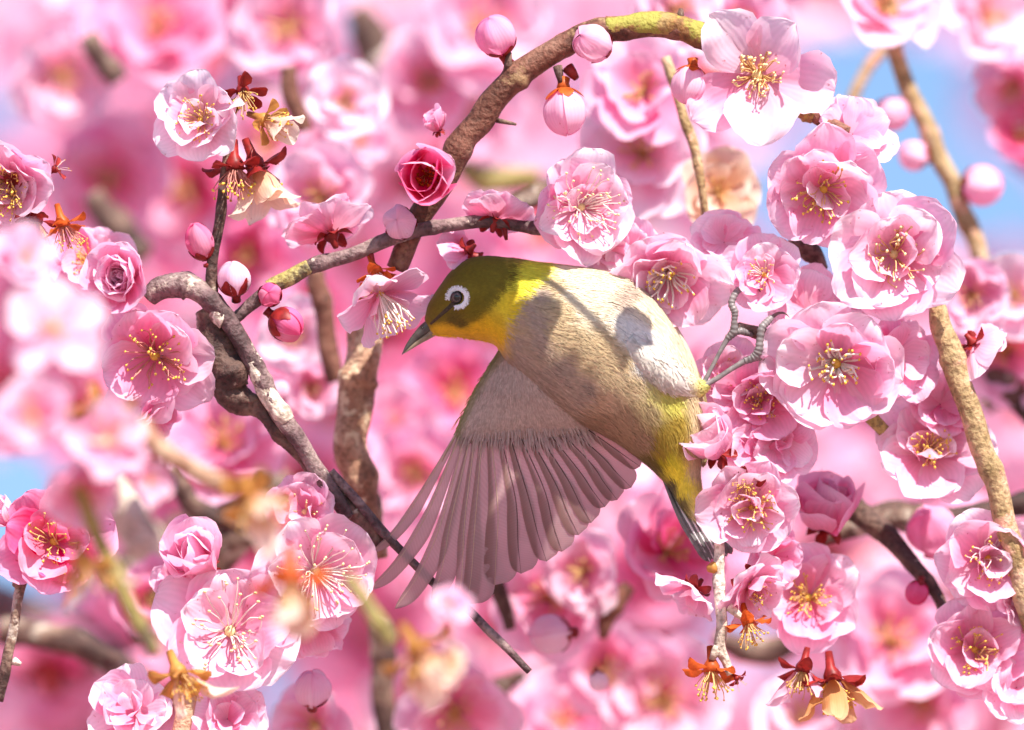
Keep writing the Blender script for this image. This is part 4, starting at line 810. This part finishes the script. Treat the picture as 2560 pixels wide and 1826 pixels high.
# ================================================================ BLOSSOMS IN FOCUS (2277-wide view)
SW = dict(fm='fil_white', am='anther_pale'); SG = dict(fm='fil_gold', am='anther'); SR = dict(fm='fil_rose', am='anther')
FL = [
 (448, 268, 104, (-0.35, 0.10, 1), 'double', 'white', 8, 'pale pink blossom at the top of the upright twig, left of its dry flowers', dict(**SG)),
 (20, 402, 118, (-0.25, -0.35, 1), 'double', 'pink', 10, 'pink blossom cut by the left edge above brown spent flowers', dict(**SG, spread=0.7)),
 (285, 618, 80, (-0.40, 0.02, 1), 'rosette', 'pink', -40, 'tight rose-pink rosette blossom beside the knotty branch top', None),
 (205, 592, 92, (0.1, 0.3, 1), 'open', 'rose', 160, 'soft pink blossom behind the tight rosette', dict(**SG)),
 (345, 790, 136, (-0.05, -0.28, 1), 'open', 'pink', 10, 'large rose-pink five-petalled blossom with drooping stamens, left of the knotty branch', dict(**SR, bend=(0, 0, 0))),
 (335, 930, 70, (0.5, -0.5, 0.5), 'open', 'rose', 50, 'rose-pink petals peeping out below the large five-petalled blossom', None),
 (120, 1205, 125, (0.05, 0.05, 1), 'double', 'hot', 20, 'deep pink blossom with dark gold stamens at the left edge', dict(fm='fil_gold', am='anther', spread=1.2)),
 (512, 1405, 160, (0.02, 0.12, 1), 'open', 'white', -30, 'large pale blossom with long radiating stamens at lower left', dict(fm='fil_white', am='anther_pale', n=46, spread=1.25, ln=(0.4, 0.68))),
 (455, 1268, 88, (-0.3, 0.5, 0.8), 'cup', 'pink', 20, 'cupped pink blossom behind the top of the large pale one', None),
 (700, 1270, 138, (0.32, -0.02, 1), 'open', 'pale', 0, 'pink blossom with long white stamens fanning towards the wing tips', dict(fm='fil_white', am='anther_pale', n=52, spread=1.1, ln=(0.5, 0.8))),
 (678, 1140, 92, (-0.3, 0.2, 1), 'double', 'pink', 40, 'half-open pink blossom tucked above the long-stamened one', dict(fm='fil_gold', am='anther_pale', n=14)),
 (690, 1390, 90, (0.3, -0.7, 0.6), 'open', 'pink', 60, 'pink petals under the long-stamened blossom', None),
 (298, 1585, 100, (-0.2, 0.5, 1), 'double', 'white', -20, 'pale blossom with curled petals at the bottom left edge', None),
 (505, 1600, 84, (0.2, 0.3, 1), 'double', 'white', -30, 'pale blossom at the bottom edge under the large radiating one', None),
 (845, 655, 112, (0.42, -0.85, 0.42), 'single', 'pale', 0, 'hanging blossom with white stamen tuft just left of the bird\'s forehead', dict(fm='fil_white', am='anther', n=40, spread=0.42, ln=(0.55, 0.85), sw=1.5)),
 (735, 520, 100, (-0.3, 0.75, -0.35), 'open', 'pink', 30, 'pink blossom seen from behind on top of the grey twig', None),
 (1100, 490, 84, (0.15, 0.75, -0.45), 'open', 'pink', 26, 'pink blossom seen from behind above the bird\'s crown', None),
 (1040, 560, 70, (-0.55, -0.5, -0.4), 'open', 'pink', 30, 'pink petals between the grey twig and the bird\'s crown', None),
 (1290, 462, 128, (0.28, 0.05, 1), 'double', 'pale', 20, 'full pink blossom above the bird\'s nape', dict(fm='fil_white', am='anther_pale', n=46, spread=0.9, ln=(0.5, 0.8))),
 (1488, 608, 134, (0.0, -0.42, 1), 'double', 'pale', 30, 'full pink blossom with white drooping stamens above the bird\'s back', dict(fm='fil_white', am='anther', n=34, spread=0.7, ln=(0.4, 0.62), sw=1.5)),
 (1684, 168, 150, (-0.05, 0.05, 1), 'five', 'white', -10, 'large white five-petalled blossom over the end of the arching branch', dict(fm='fil_gold', am='anther_pale', n=54, spread=0.95, ln=(0.2, 0.38), sw=0.8)),
 (1895, 300, 92, (0.35, 0.55, 0.8), 'open', 'pale', 50, 'pale blossom on the twig tip against the blue sky', None),
 (1830, 420, 136, (0.05, -0.28, 1), 'double', 'pale', 16, 'ruffled pink blossom with gold stamens left of the sky gap', dict(**SG, spread=0.9)),
 (1988, 566, 146, (0.02, -0.02, 1), 'double', 'white', 6, 'large pale double blossom right of the ruffled pink one', dict(fm='fil_gold', am='anther_pale', n=42, spread=0.9, ln=(.35, .6))),
 (1700, 612, 96, (-0.1, 0.15, 1), 'double', 'pale', 24, 'pale blossom just above the bird\'s gripping toes', dict(fm='fil_white', am='anther', n=22, spread=0.6)),
 (1790, 690, 96, (0.1, 0.35, 1), 'open', 'white', 50, 'white-pink petals right of the bird\'s feet', None),
 (1858, 808, 150, (0.0, -0.2, 1), 'open', 'pale', -6, 'large pink blossom with striped lower petals right of the bird\'s legs', dict(fm='fil_white', am='anther', n=44, spread=0.8, ln=(0.25, 0.48), sw=1.6)),
 (1990, 790, 100, (0.6, 0.1, 0.8), 'open', 'pink', 40, 'pink blossom turned right, touching the tan edge branch', None),
 (1690, 888, 108, (0.1, -0.15, 1), 'double', 'rose', 40, 'shaded rose blossom with brown stamens right of the bird\'s vent', dict(fm='fil_rose', am='anther', n=44, spread=0.85, ln=(0.3, 0.5))),
 (1600, 1010, 80, (-0.45, 0.5, 0.7), 'cup', 'white', -20, 'pale cupped petals at the base of the tail', None),
 (1690, 1010, 90, (0.4, 0.2, 0.8), 'open', 'pink', 40, 'pink petals right of the tail base', None),
 (1672, 1128, 112, (-0.12, -0.10, 1), 'double', 'white', -36, 'creamy pink blossom with red sepals overlapping the tail', dict(**SG, n=44, spread=.9)),
 (1545, 1310, 78, (-0.55, -0.7, 0.35), 'single', 'pale', -30, 'drooping pale blossom left of the hanging twig', None),
 (1665, 1300, 92, (0.65, -0.5, 0.5), 'double', 'pale', -20, 'drooping ruffled blossom right of the hanging twig', dict(**SR, n=26, spread=.6)),
 (1798, 1330, 118, (-0.1, 0.1, 1), 'open', 'pink', 200, 'soft round pink blossom with orange centre at lower right', dict(**SG, n=40, spread=.7)),
 (1835, 1175, 92, (0.0, 0.6, 0.6), 'cup', 'rose', 260, 'soft rose cupped blossom between the creamy one and the dark limb', None),
 (2065, 1010, 132, (0.15, 0.25, 1), 'double', 'white', 140, 'big pale blossom with orange centre left of the tan edge branch', dict(**SG, n=40, spread=.6)),
 (2165, 765, 80, (0.5, -0.6, -0.3), 'open', 'white', 70, 'pale blossom seen from behind, right of the tan edge branch', None),
 (2195, 1240, 122, (0.15, -0.12, 1), 'double', 'pale', 90, 'pale pink blossom beside the tan branch at lower right edge', dict(fm='fil_white', am='anther', n=40, spread=.8)),
 (2165, 1445, 128, (0.1, 0.0, 1), 'double', 'pink', 130, 'pink blossom near the lower right corner', dict(**SG, n=40, spread=.8)),
 (2260, 1530, 80, (0.1, 0.4, 1), 'open', 'white', 110, 'pale blossom cut by the lower right corner', None),
 (1910, 660, 70, (0.2, 0.7, 0.7), 'open', 'white', 60, 'white petals between the large double and the legs blossom', None),
 (2255, 1345, 60, (0.6, 0.2, 0.7), 'open', 'pale', 90, 'pale petals cut by the right edge near the branch end', None),
 (975, 292, 34, (-0.2, 0.6, 0.3), 'cup', 'rose', 50, 'small pink petals behind the half-open cup flower', None),
 (30, 1160, 44, (-0.6, 0.4, 0.5), 'cup', 'pale', 40, 'small pale petals at the left edge against the sky', None),
 (1350, 560, 60, (0.4, -0.5, 0.6), 'open', 'white', 40, 'pale petals under the full blossom above the nape', None),
 (1625, 840, 84, (-0.1, 0.2, 1), 'double', 'pink', 70, 'shaded pink blossom behind the bird\'s two legs', dict(**SR, n=20)),
 (1735, 985, 80, (0.2, 0.1, 1), 'double', 'pale', 60, 'ruffled pale blossom below the striped-petalled one', None),
 (1720, 1235, 74, (0.4, -0.2, 0.8), 'open', 'pink', 40, 'pink blossom between the creamy one and the soft round one', None),
 (1400, 560, 70, (0.0, 0.3, 1), 'open', 'pale', 60, 'pale petals filling between the two full blossoms above the back', None),
 (2090, 900, 80, (0.2, 0.3, 0.9), 'open', 'pink', 120, 'pink blossom partly behind the tan edge branch', None),
 (400, 1300, 60, (-0.3, 0.2, 0.9), 'open', 'pink', 60, 'pink petals left of the large radiating blossom', None),
 (1610, 540, 80, (0.2, 0.4, 0.9), 'open', 'pale', 90, 'pale blossom behind, between the two full ones above the back', None),
]
for i, (x, y, r, n, sty, mt, q, lab, st) in enumerate(FL):
    alt = {'white': ['white', 'pale'], 'pale': ['pale', 'pale', 'white'], 'pink': ['pink', 'pale', 'pink'], 'rose': ['rose', 'pink'], 'hot': ['hot', 'rose']}[mt]
    blossom(x, y, r, n, sty, mt, q, lab, seed=i + 3, st=st, mats=alt, cal='calyx_orange' if i in (14,) else 'calyx')
# half-open cup above the bill
cup = blossom(948, 388, 74, (0.0, -0.10, 1), 'goblet', 'rose', -6, 'half-open rosy cup flower with orange stamens inside', seed=91, st=dict(fm='fil_gold', am='calyx_orange', n=60, spread=0.8, ln=(0.35, 0.6), arad=0.06), mats=['rose', 'hot'])
# ---------------------------------------------------------------- buds
bud(1103, 80, 45, (-0.35, 0.85, 0.35), -4, 'round pink bud standing left on the arching branch', 'rose', seed=1, stalk=.7, cov=0.34)
bud(1316, 95, 44, (-0.55, 0.35, 0.6), -28, 'pink bud pressed against the arch top', 'pink', seed=2, stalk=0.3, cov=0.35)
bud(1257, 248, 50, (0.08, -1, 0.15), -14, 'pink bud hanging down below the arch', 'pink', 'calyx_orange', seed=3, stalk=0.5, cov=0.34)
bud(1532, 190, 42, (-0.2, -0.95, 0.3), -6, 'pink bud hanging left of the white five-petalled blossom', 'pink', 'calyx_orange', seed=4, stalk=0.5, cov=0.34)
bud(888, 495, 38, (-0.15, 0.15, 0.9), -18, 'round pink bud on the grey twig under the cup flower', 'pink', seed=5, stalk=0.2, cov=0.42)
bud(445, 538, 33, (-0.3, 0.85, 0.3), 0, 'small dark red bud left of the upright twig', 'hot', seed=6, stalk=0.4, cov=0.4, sq=1.3)
bud(520, 620, 38, (-0.1, 0.9, 0.3), 0, 'pale bud in a dark red calyx right of the upright twig', 'pale', seed=7, stalk=0.4, cov=0.55)
bud(600, 656, 27, (-0.1, 0.2, 0.9), -16, 'tiny dark red bud on the grey twig end', 'hot', seed=8, stalk=0.2, cov=0.6)
bud(636, 722, 38, (0.75, -0.5, 0.3), -10, 'dark red bud below the grey twig end', 'hot', seed=9, stalk=0.5, cov=0.6)
for (x, y, r, n, q, lab, mt) in [(1985, 252, 40, (0.9, 0.1, 0.3), 880, 'blurred pink bud left of the tan branch against blue sky', 'pink'), (2030, 345, 34, (-0.9, 0.3, 0.3), 880, 'smaller blurred pink bud below it against the sky', 'pink'),
   (2185, 412, 46, (0.9, 0, 0.3), 880, 'large blurred pink bud right of the tan branch', 'pink'), (1222, 1412, 46, (-0.9, -0.1, 0.4), 420, 'soft whitish bud below the fanned wing', 'pale'), (2040, 1318, 26, (-0.3, -0.9, 0.2), 235, 'small crimson bud beside the descending dark branch', 'hot'),
   (1330, 1515, 22, (0.2, -0.9, 0.3), 500, 'tiny white blurred bud near the bottom centre', 'white'), (695, 1530, 42, (0, 0.8, 0.5), 160, 'pale bud at the bottom left of centre', 'pale'), (2075, 1180, 60, (-0.3, 0.5, 0.5), 380, 'soft pink bud over the dark limb at right', 'rose'), (620, 870, 24, (0, 1, .3), 500, 'blurred pale bud behind the knotty branch', 'pale')]:
    bud(x, y, r, n, q, lab, mt, seed=int(x), stalk=0.4, cov=0.35, group='soft out-of-focus buds')
# ---------------------------------------------------------------- spent blossoms
withered(540, 205, 40, (0.15, -0.6, 0.6), -6, 'dry gold stamen tuft with dark red sepals at the twig tip', 1, 'calyx', 'fil_gold', 1, 'white')
withered(590, 268, 42, (0.75, -0.35, 0.5), -8, 'dry flower with cream curled petals pointing right', 2, 'calyx_gold', 'fil_gold', 3, 'cream')
withered(522, 372, 54, (0.08, -1, 0.25), -8, 'withered flower hanging with brown stamen ball', 3, 'calyx', 'fil_rose', 0, 'cream', ns=60, sp=0.75)
withered(568, 370, 56, (0.3, -0.9, 0.1), 12, 'withered pale petals hanging right of the brown stamen ball', 4, 'calyx', 'fil_rose', 5, 'cream')
withered(30, 440, 44, (-0.3, -0.3, 0.8), -6, 'brown dry flower over the left edge pink blossom', 5, 'calyx', 'fil_gold')
withered(80, 490, 42, (-0.1, -0.9, 0.3), -6, 'brown cup with gold stamens at the left edge', 6, 'calyx', 'fil_gold')
withered(140, 500, 42, (0.3, -0.9, 0.2), -8, 'brown dry stamen tassel below the left edge blossom', 7, 'calyx_orange', 'fil_rose')
withered(125, 375, 24, (0.8, 0.5, 0.2), 6, 'small dark red calyx behind the left edge blossom', 8, 'calyx', 'fil_white', ns=3)
withered(1664, 1385, 40, (0.3, -0.85, 0.35), -50, 'orange-red spent flower on the side spur of the hanging twig', 9)
withered(1582, 1490, 48, (0.0, -0.9, 0.4), -56, 'orange-red spent flower at the end of the hanging twig', 10)
withered(1640, 1510, 18, (0.7, -0.7, 0.2), -50, 'tiny brown calyx right of the twig end', 11, 'calyx', ns=4)
withered(1785, 1490, 44, (-0.2, -0.95, 0.2), 30, 'brown spent flower hanging under the soft round blossom', 12, 'calyx', 'fil_gold', 2, 'pale')
withered(1852, 1510, 54, (0.2, -0.95, 0.3), 30, 'amber spent flower with translucent tan petals, lower right', 13, 'calyx', 'fil_gold', 4, 'tan')
withered(838, 605, 36, (0.4, -0.8, 0.4), -10, 'orange sepals at the neck of the hanging blossom', 14, 'calyx_orange', 'fil_white', ns=10)
withered(1660, 1075, 32, (-0.2, -0.4, 0.8), -60, 'gold stamen tuft with red sepals on the creamy blossom', 15, 'calyx', 'fil_gold')
for (x, y, r, n, q, lab) in [(215, 920, 66, (0.1, -0.8, 0.5), -1400, 'blurred amber spent flower close to the lens at left'), (565, 1110, 62, (0.3, -0.6, 0.6), -1400, 'blurred amber spent flower close to the lens left of centre'), (648, 1290, 66, (0.1, -0.9, 0.3), -1500, 'blurred orange spent flower in front of the long-stamened blossom'),
   (188, 1255, 56, (0.3, -0.8, 0.3), -1400, 'blurred orange spent flower in front of the deep pink blossom'), (398, 1500, 54, (0.3, -0.7, 0.4), -300, 'orange spent flower on the stout twig end at bottom left'), (930, 1450, 66, (0.4, -0.7, 0.4), -1400, 'blurred orange spent flower at bottom centre left')]:
    withered(x, y, r, n, q, lab, int(x), 'calyx_gold' if x != 648 else 'calyx_orange', 'fil_gold', 2, 'cream', group='out-of-focus spent blossoms close to the lens')
# near, blurred blossoms in front of the focus plane
NEAR = [(50, 575, 74, (0.3, 0.4, 0.8), 'pale', -1400, 'blurred white petals close to the lens at the left edge'), (120, 730, 108, (0.1, 0.4, 0.9), 'white', -1700, 'big blurred pale blossom close to the lens at left'),
 (75, 930, 96, (-0.2, 0.3, 0.9), 'pale', -1900, 'blurred pink-white blossom close to the lens, lower of the left edge pair'), (235, 985, 95, (0.3, 0.3, 0.9), 'pale', -1500, 'blurred pale blossom close to the lens below the large five-petalled one'),
 (180, 1090, 90, (0, -0.5, 0.8), 'pale', -1400, 'blurred pink petals close to the lens above the deep pink blossom'), (330, 1070, 50, (0.5, 0.1, 0.8), 'pale', -1400, 'small blurred white petals close to the lens right of them'),
 (1000, 1350, 54, (0.2, 0.6, 0.6), 'pale', -1400, 'blurred pale petals close to the lens over the lower wing tips'), (1000, 1470, 40, (0.5, 0.2, 0.6), 'cream', -1500, 'blurred cream petals close to the lens at bottom centre')]
for i, (x, y, r, n, mt, q, lab) in enumerate(NEAR):
    blossom(x, y, r, n, 'five' if i % 2 else 'open', mt, q, lab, seed=200 + i, st=dict(fm='fil_gold', am='anther', n=14), group='out-of-focus blossoms close to the lens', det=1)
SHADE = [(1290, -90, -420, 78), (1400, -120, -420, 78), (1345, -110, -520, 86), (1745, -190, -650, 50), (1400, -420, -750, 90), (1540, -330, -750, 90), (1655, -215, -800, 80), (1500, -200, -760, 80), (1300, -300, -760, 80), (1400, -250, -740, 80)]  # unseen blossoms added above the frame to cast shade on the bird
branch([(1560, -420, 16, -640), (1612, -300, 16, -650), (1660, -215, 15, -660), (1705, -130, 14, -660), (1718, -95, 12, -660)], 'bark_dark', 'unseen thin twig above the frame, placed to cast its shadow on the bird', seed=70)  # unseen twig, placed so its shadow falls across the body
exec(compile('''
# ================================================================ BACKGROUND BLOSSOMS
GAPS = [(1890, 190, 75), (2060, 200, 95), (1960, 340, 80), (2010, 440, 85), (2110, 270, 80), (2240, 440, 75), (2140, 480, 50), (10, 230, 40), (0, 1090, 95), (10, 1190, 95), (20, 1270, 50), (745, 45, 45), (1858, 600, 45), (1340, 255, 30), (1690, 430, 40), (1650, 1450, 40), (610, 1560, 40)]
TONES = [ # x, y, materials
 (100, 100, 'pink'), (350, 60, 'rose'), (600, 60, 'pink'), (60, 20, 'white'), (150, 250, 'pink'), (100, 400, 'rose'), (300, 400, 'rose'), (700, 250, 'white'), (900, 50, 'pale'), (1000, 200, 'pink'), (1200, 60, 'pale'), (1400, 200, 'pink'), (1400, 320, 'white'), (1950, 60, 'pale'), (2200, 80, 'white'), (2200, 600, 'pale'), (2250, 250, 'hot'),
 (600, 700, 'white'), (600, 500, 'rose'), (700, 400, 'pink'), (950, 850, 'rose'), (1000, 750, 'rose'), (500, 950, 'rose'), (900, 1050, 'pink'), (900, 1200, 'rose'), (1200, 1350, 'pink'), (1350, 1250, 'pale'), (1450, 1250, 'rose'), (1250, 1550, 'pale'), (1500, 1550, 'pale'), (100, 1500, 'rose'), (200, 1620, 'pale'), (1000, 1560, 'pale'), (700, 1450, 'rose'),
 (2000, 1400, 'pink'), (2000, 1550, 'pale'), (1750, 1580, 'pale'), (2200, 1000, 'pink'), (1900, 1100, 'pale'), (2250, 700, 'pale'), (350, 1330, 'rose')]
LM = [(1103, 80, "the leftmost arch bud"), (1318, 95, "the bud on the arch"), (1257, 245, "the hanging arch bud"), (1690, 150, "the white five-petalled blossom"), (450, 265, "the pale blossom of the upright twig"), (530, 420, "the hanging withered flower"), (290, 615, "the pink rosette"), (350, 790, "the large rose blossom"), (500, 850, "the gnarled stub"), (600, 880, "the knotty branch"), (945, 385, "the half-open cup flower"), (845, 640, "the white-tufted hanging blossom"), (1015, 665, "the bird's eye"), (920, 760, "the bill tip"), (1050, 900, "the wing's leading edge"), (850, 1210, "the outermost wing feather"), (1060, 1300, "the lowest wing feathers"), (1300, 1180, "the inner wing feathers"), (1520, 1120, "the bird's tail"), (1600, 1400, "the hanging pale twig"), (1290, 460, "the blossom above the nape"), (1490, 600, "the blossom above the back"), (1830, 400, "the ruffled pink blossom"), (1990, 560, "the large pale double blossom"), (2060, 200, "the blue sky gap"), (2185, 410, "the large blurred bud"), (2130, 850, "the tan edge branch"), (2060, 1010, "the big pale orange-centred blossom"), (1860, 800, "the striped-petalled blossom"), (1800, 1340, "the soft round pink blossom"), (2200, 1250, "the lower right edge blossom"), (2040, 1320, "the crimson bud"), (1580, 1510, "the orange-red spent flower"), (1150, 1460, "the cut grey twig end"), (700, 1270, "the long-stamened blossom"), (510, 1400, "the large radiating blossom"), (120, 1200, "the deep pink left blossom"), (20, 1430, "the dark lower left twig"), (300, 1580, "the bottom left pale blossom"), (20, 400, "the left edge blossom"), (810, 850, "the thick brown branch"), (1225, 1415, "the whitish bud"), (120, 730, "the big blurred left blossom"), (880, 170, "the pale grey knot"), (1380, 60, "the arch crest")]
DIRN = ['right of', 'above and right of', 'above', 'above and left of', 'left of', 'below and left of', 'below', 'below and right of']
used = set()
def bglabel(x, y, mt, q):
    tone = {'cream': 'creamy', 'white': 'whitish', 'pale': 'pale pink', 'pink': 'pink', 'rose': 'rose-pink', 'hot': 'deep red-pink'}[mt]
    dist = 'softly blurred' if q < 2200 else ('blurred' if q < 4500 else 'far blurred')
    order = sorted(LM, key=lambda l: (l[0] - x) ** 2 + (l[1] - y) ** 2)
    for l in order[:14]:
        a = math.atan2(l[1] - y, x - l[0]); k = int(round(a / (PI / 4))) % 8
        s = '%s %s blossom behind, %s %s' % (dist, tone, DIRN[k], l[2])
        if s not in used:
            used.add(s); return s
    return s
# eight prototypes, then copies with shared petal meshes
protos = {}
def get_proto(mt, k):
    key = (mt, k)
    if key not in protos:
        rg = random.Random(hash_(mt) * 10 + k); R = 1.0; parts = []
        for li, (cnt, L, Wd, el, jit, cup_, curl, ruf) in enumerate(STY['far']):
            off = rg.uniform(0, 6.28)
            for i in range(cnt):
                pv, u, v = petal_verts(rg, L * rg.uniform(.9, 1.08), Wd * rg.uniform(.9, 1.1), el + rg.uniform(-jit, jit), cup_ * rg.uniform(.6, 1.3), curl * rg.uniform(.5, 1.4), ruf, 10, 9)
                parts.append(('petal', mkmesh('petal', rotz(pv, off + 2 * PI * i / cnt), grid_faces(10, 9), M[bgm(mt)], att={'pu': u, 'pv': v})))
        f = MB(); 
        for i in range(18):
            th = 0.9 * math.sqrt(rg.random()); ph = rg.uniform(0, 6.28); d_ = np.array([math.sin(th) * math.cos(ph), math.sin(th) * math.sin(ph), math.cos(th)]); 
            vv, ff = tube([d_ * 0.03, d_ * 0.25, d_ * 0.42], [0.013, 0.012, 0.012], 4, False); f.add(vv, ff); vv, ff = ico(d_ * 0.43, 0.028, 5, 3); f.add(vv, ff)
        parts.append(('stamens', f.mesh('stamens', M['fil_gold'])))
        m_ = MB(); vv, ff = tube([(0, 0, 0.02), (0, 0, -.1), (0, 0, -.3), (0, 0, -.5)], [.2, .18, .1, .07], 8); m_.add(vv, ff)
        for q_ in range(5):
            pv, u, v = petal_verts(rg, .42, .32, -0.1, .4, -.2, .02, 5, 5, 0.2); m_.add(rotz(pv, 2 * PI * q_ / 5) + np.array([0, 0, -.03]), grid_faces(5, 5))
        parts.append(('calyx', m_.mesh('calyx', M['calyx'])))
        protos[key] = parts
    return protos[key]
def hash_(s): return sum(ord(c) for c in s)
def bgm(mt): return mt
def bg_blossom(x, y, r, q, mt, rg, label=None, group='out-of-focus blossoms behind the bird', n=None):
    d = q * S; R = r * K * S * (D + d) / D
    if n is None: n = (rg.gauss(0, .45), rg.gauss(0.1, .45), rg.choice([1, 1, 1, 1, -0.6]))
    rot = rotm(cdir(*n), rg.uniform(0, 6.28))
    root = empty('plum_blossom', P(x * K, y * K, d)); root.matrix_world = Matrix.Translation(P(x * K, y * K, d)) @ rot.to_4x4() @ Matrix.Scale(R, 4)
    tag(root, label or bglabel(x, y, mt, q), 'blossom', group)
    for nm, me in get_proto(mt, rg.randint(0, 2)): obj(nm, me, root)
    return root
rg = random.Random(20)
def tone(x, y):
    b = sorted(TONES, key=lambda t: (t[0] - x) ** 2 + (t[1] - y) ** 2)[:2]
    return b[0][2] if rg.random() < 0.7 else b[1][2]
def layer(step, q0, q1, rr, pad, skip=0.0):
    nx = int(2277 / step) + 2; ny = int(1624 / step) + 2
    for j in range(ny):
        for i in range(nx):
            x = (i + 0.5 * (j % 2)) * step - step * .4 + rg.uniform(-.34, .34) * step; y = j * step - step * .3 + rg.uniform(-.34, .34) * step
            r = rr * rg.uniform(.82, 1.18)
            if any(math.hypot(x - g_[0], y - g_[1]) < g_[2] + r * pad for g_ in GAPS): continue
            if rg.random() < skip: continue
            bg_blossom(x, y, r, rg.uniform(q0, q1), tone(x, y), rg)
BGX = [(130, 170, 120, 'pale', 1900), (350, 70, 165, 'rose', 1900), (640, 60, 135, 'pale', 1500), (765, 225, 95, 'white', 1100), (720, 440, 125, 'pale', 900), (1430, 205, 130, 'pink', 700), (1430, 345, 150, 'white', 800), (1595, 430, 100, 'cream', 560), (800, 320, 70, 'pale', 1400),
 (1080, 60, 150, 'pale', 1900), (240, 400, 140, 'rose', 2100), (500, 990, 150, 'pink', 1100), (930, 1050, 120, 'pink', 1500), (650, 740, 90, 'white', 900), (690, 860, 70, 'pale', 900), (1230, 1330, 140, 'pink', 900), (1300, 1270, 100, 'pale', 800), (1480, 1230, 140, 'rose', 620), (1010, 1580, 140, 'pale', 900),
 (700, 1610, 100, 'pale', 800), (1960, 20, 140, 'pale', 900), (2190, 40, 120, 'white', 1500), (2260, 190, 100, 'pale', 1500), (2270, 300, 70, 'hot', 1500), (2160, 655, 95, 'pale', 700), (2255, 660, 100, 'white', 900), (2240, 780, 130, 'pink', 1000), (1980, 1430, 160, 'pale', 1200), (1480, 1560, 150, 'pale', 1300),
 (330, 1330, 90, 'rose', 1000), (1010, 870, 130, 'rose', 1800), (880, 960, 110, 'pink', 1700), (1640, 60, 120, 'pink', 1100), (1500, 20, 110, 'white', 900), (950, 180, 120, 'pink', 2000), (1350, 1480, 120, 'pink', 1300), (2050, 1560, 130, 'pale', 1300), (1780, 1600, 110, 'white', 1200), (1250, 1600, 110, 'pink', 1500), (560, 560, 130, 'rose', 1700), (600, 330, 120, 'pink', 2000)]
protos_extra = 0
for (x, y, r, mt, q) in BGX:
    bg_blossom(x, y, r, q, mt, rg, n=(rg.gauss(0, .3), rg.gauss(0.05, .3), 1), label=(bglabel(x, y, mt, q)))
layer(270, 2300, 3300, 138, 0.9, 0.35)
layer(190, 4000, 6500, 150, 0.80, 0.0)
# the rest of the tree beyond, one mass nobody could count
far = {}
mb = {k: MB() for k in ('pink', 'rose', 'pale')}
nr2 = np.random.RandomState(5)
for i in range(1500):
    x = nr2.uniform(-300, 2577); y = nr2.uniform(-250, 1874); q = nr2.uniform(8000, 15000)
    if any(math.hypot(x - g_[0], y - g_[1]) < g_[2] + 95 for g_ in GAPS): continue
    d = q * S; R = 118 * K * S * (D + d) / D * nr2.uniform(.7, 1.2)
    c = np.array(P(x * K, y * K, d)); rot = np.array(rotm(cdir(nr2.randn() * .6, nr2.randn() * .6, 1), nr2.uniform(0, 6)))
    k = tone(x, y); k = k if k in mb else ('pale' if k == 'white' else 'rose')
    for p_ in range(5):
        pv, u, v = petal_verts(rg, R, R * .95, 0.35, .3, .2, .06, 4, 4)
        mb[k].add((rotz(pv, 2 * PI * p_ / 5) @ rot.T) + c, grid_faces(4, 4), a=u)
for i in range(1100):
    side = nr2.randint(0, 3)
    if side == 0: x, y, q = nr2.uniform(-2500, 4800), nr2.uniform(2150, 3600), nr2.uniform(-5000, 7000)
    elif side == 1: x, y, q = nr2.uniform(-2600, -900), nr2.uniform(200, 3200), nr2.uniform(-3500, 6000)
    else: x, y, q = nr2.uniform(3200, 4900), nr2.uniform(200, 3200), nr2.uniform(-3500, 6000)
    d = q * S; R = 190 * K * S * nr2.uniform(.7, 1.2)
    c = np.array(P(x * K, y * K, d)); rot = np.array(rotm(cdir(nr2.randn() * .5, 1, 0.6 + nr2.randn() * .5), nr2.uniform(0, 6)))
    k = ['pink', 'rose', 'pale'][nr2.randint(0, 3)]
    for p_ in range(5):
        pv, u, v = petal_verts(rg, R, R * .95, 0.35, .3, .2, .06, 4, 4)
        mb[k].add((rotz(pv, 2 * PI * p_ / 5) @ rot.T) + c, grid_faces(4, 4), a=u)
allm = MB(); mi = []
for j, k in enumerate(mb):
    allm.add(mb[k].v, mb[k].f, a=mb[k].a); mi += [j] * len(mb[k].f)
o = obj('blossom_mass', mkmesh('blossom_mass', allm.v, allm.f, [M[k] for k in mb], att={'pu': allm.a}, matidx=mi))
tag(o, 'countless far pink blossoms of the tree melting into blur behind everything', 'blossom', kind='stuff')
# blossoms of the same tree just above the frame; they shade the bird's head
for i, (x, y, q, r) in enumerate(SHADE):
    blossom(x, y, r, (0.1, 0.9, 0.4), 'open', 'pale', q, 'pale blossom on the branch just above the frame', seed=400 + i, st=None, group='blossoms above the frame')
''', 'bg', 'exec'))
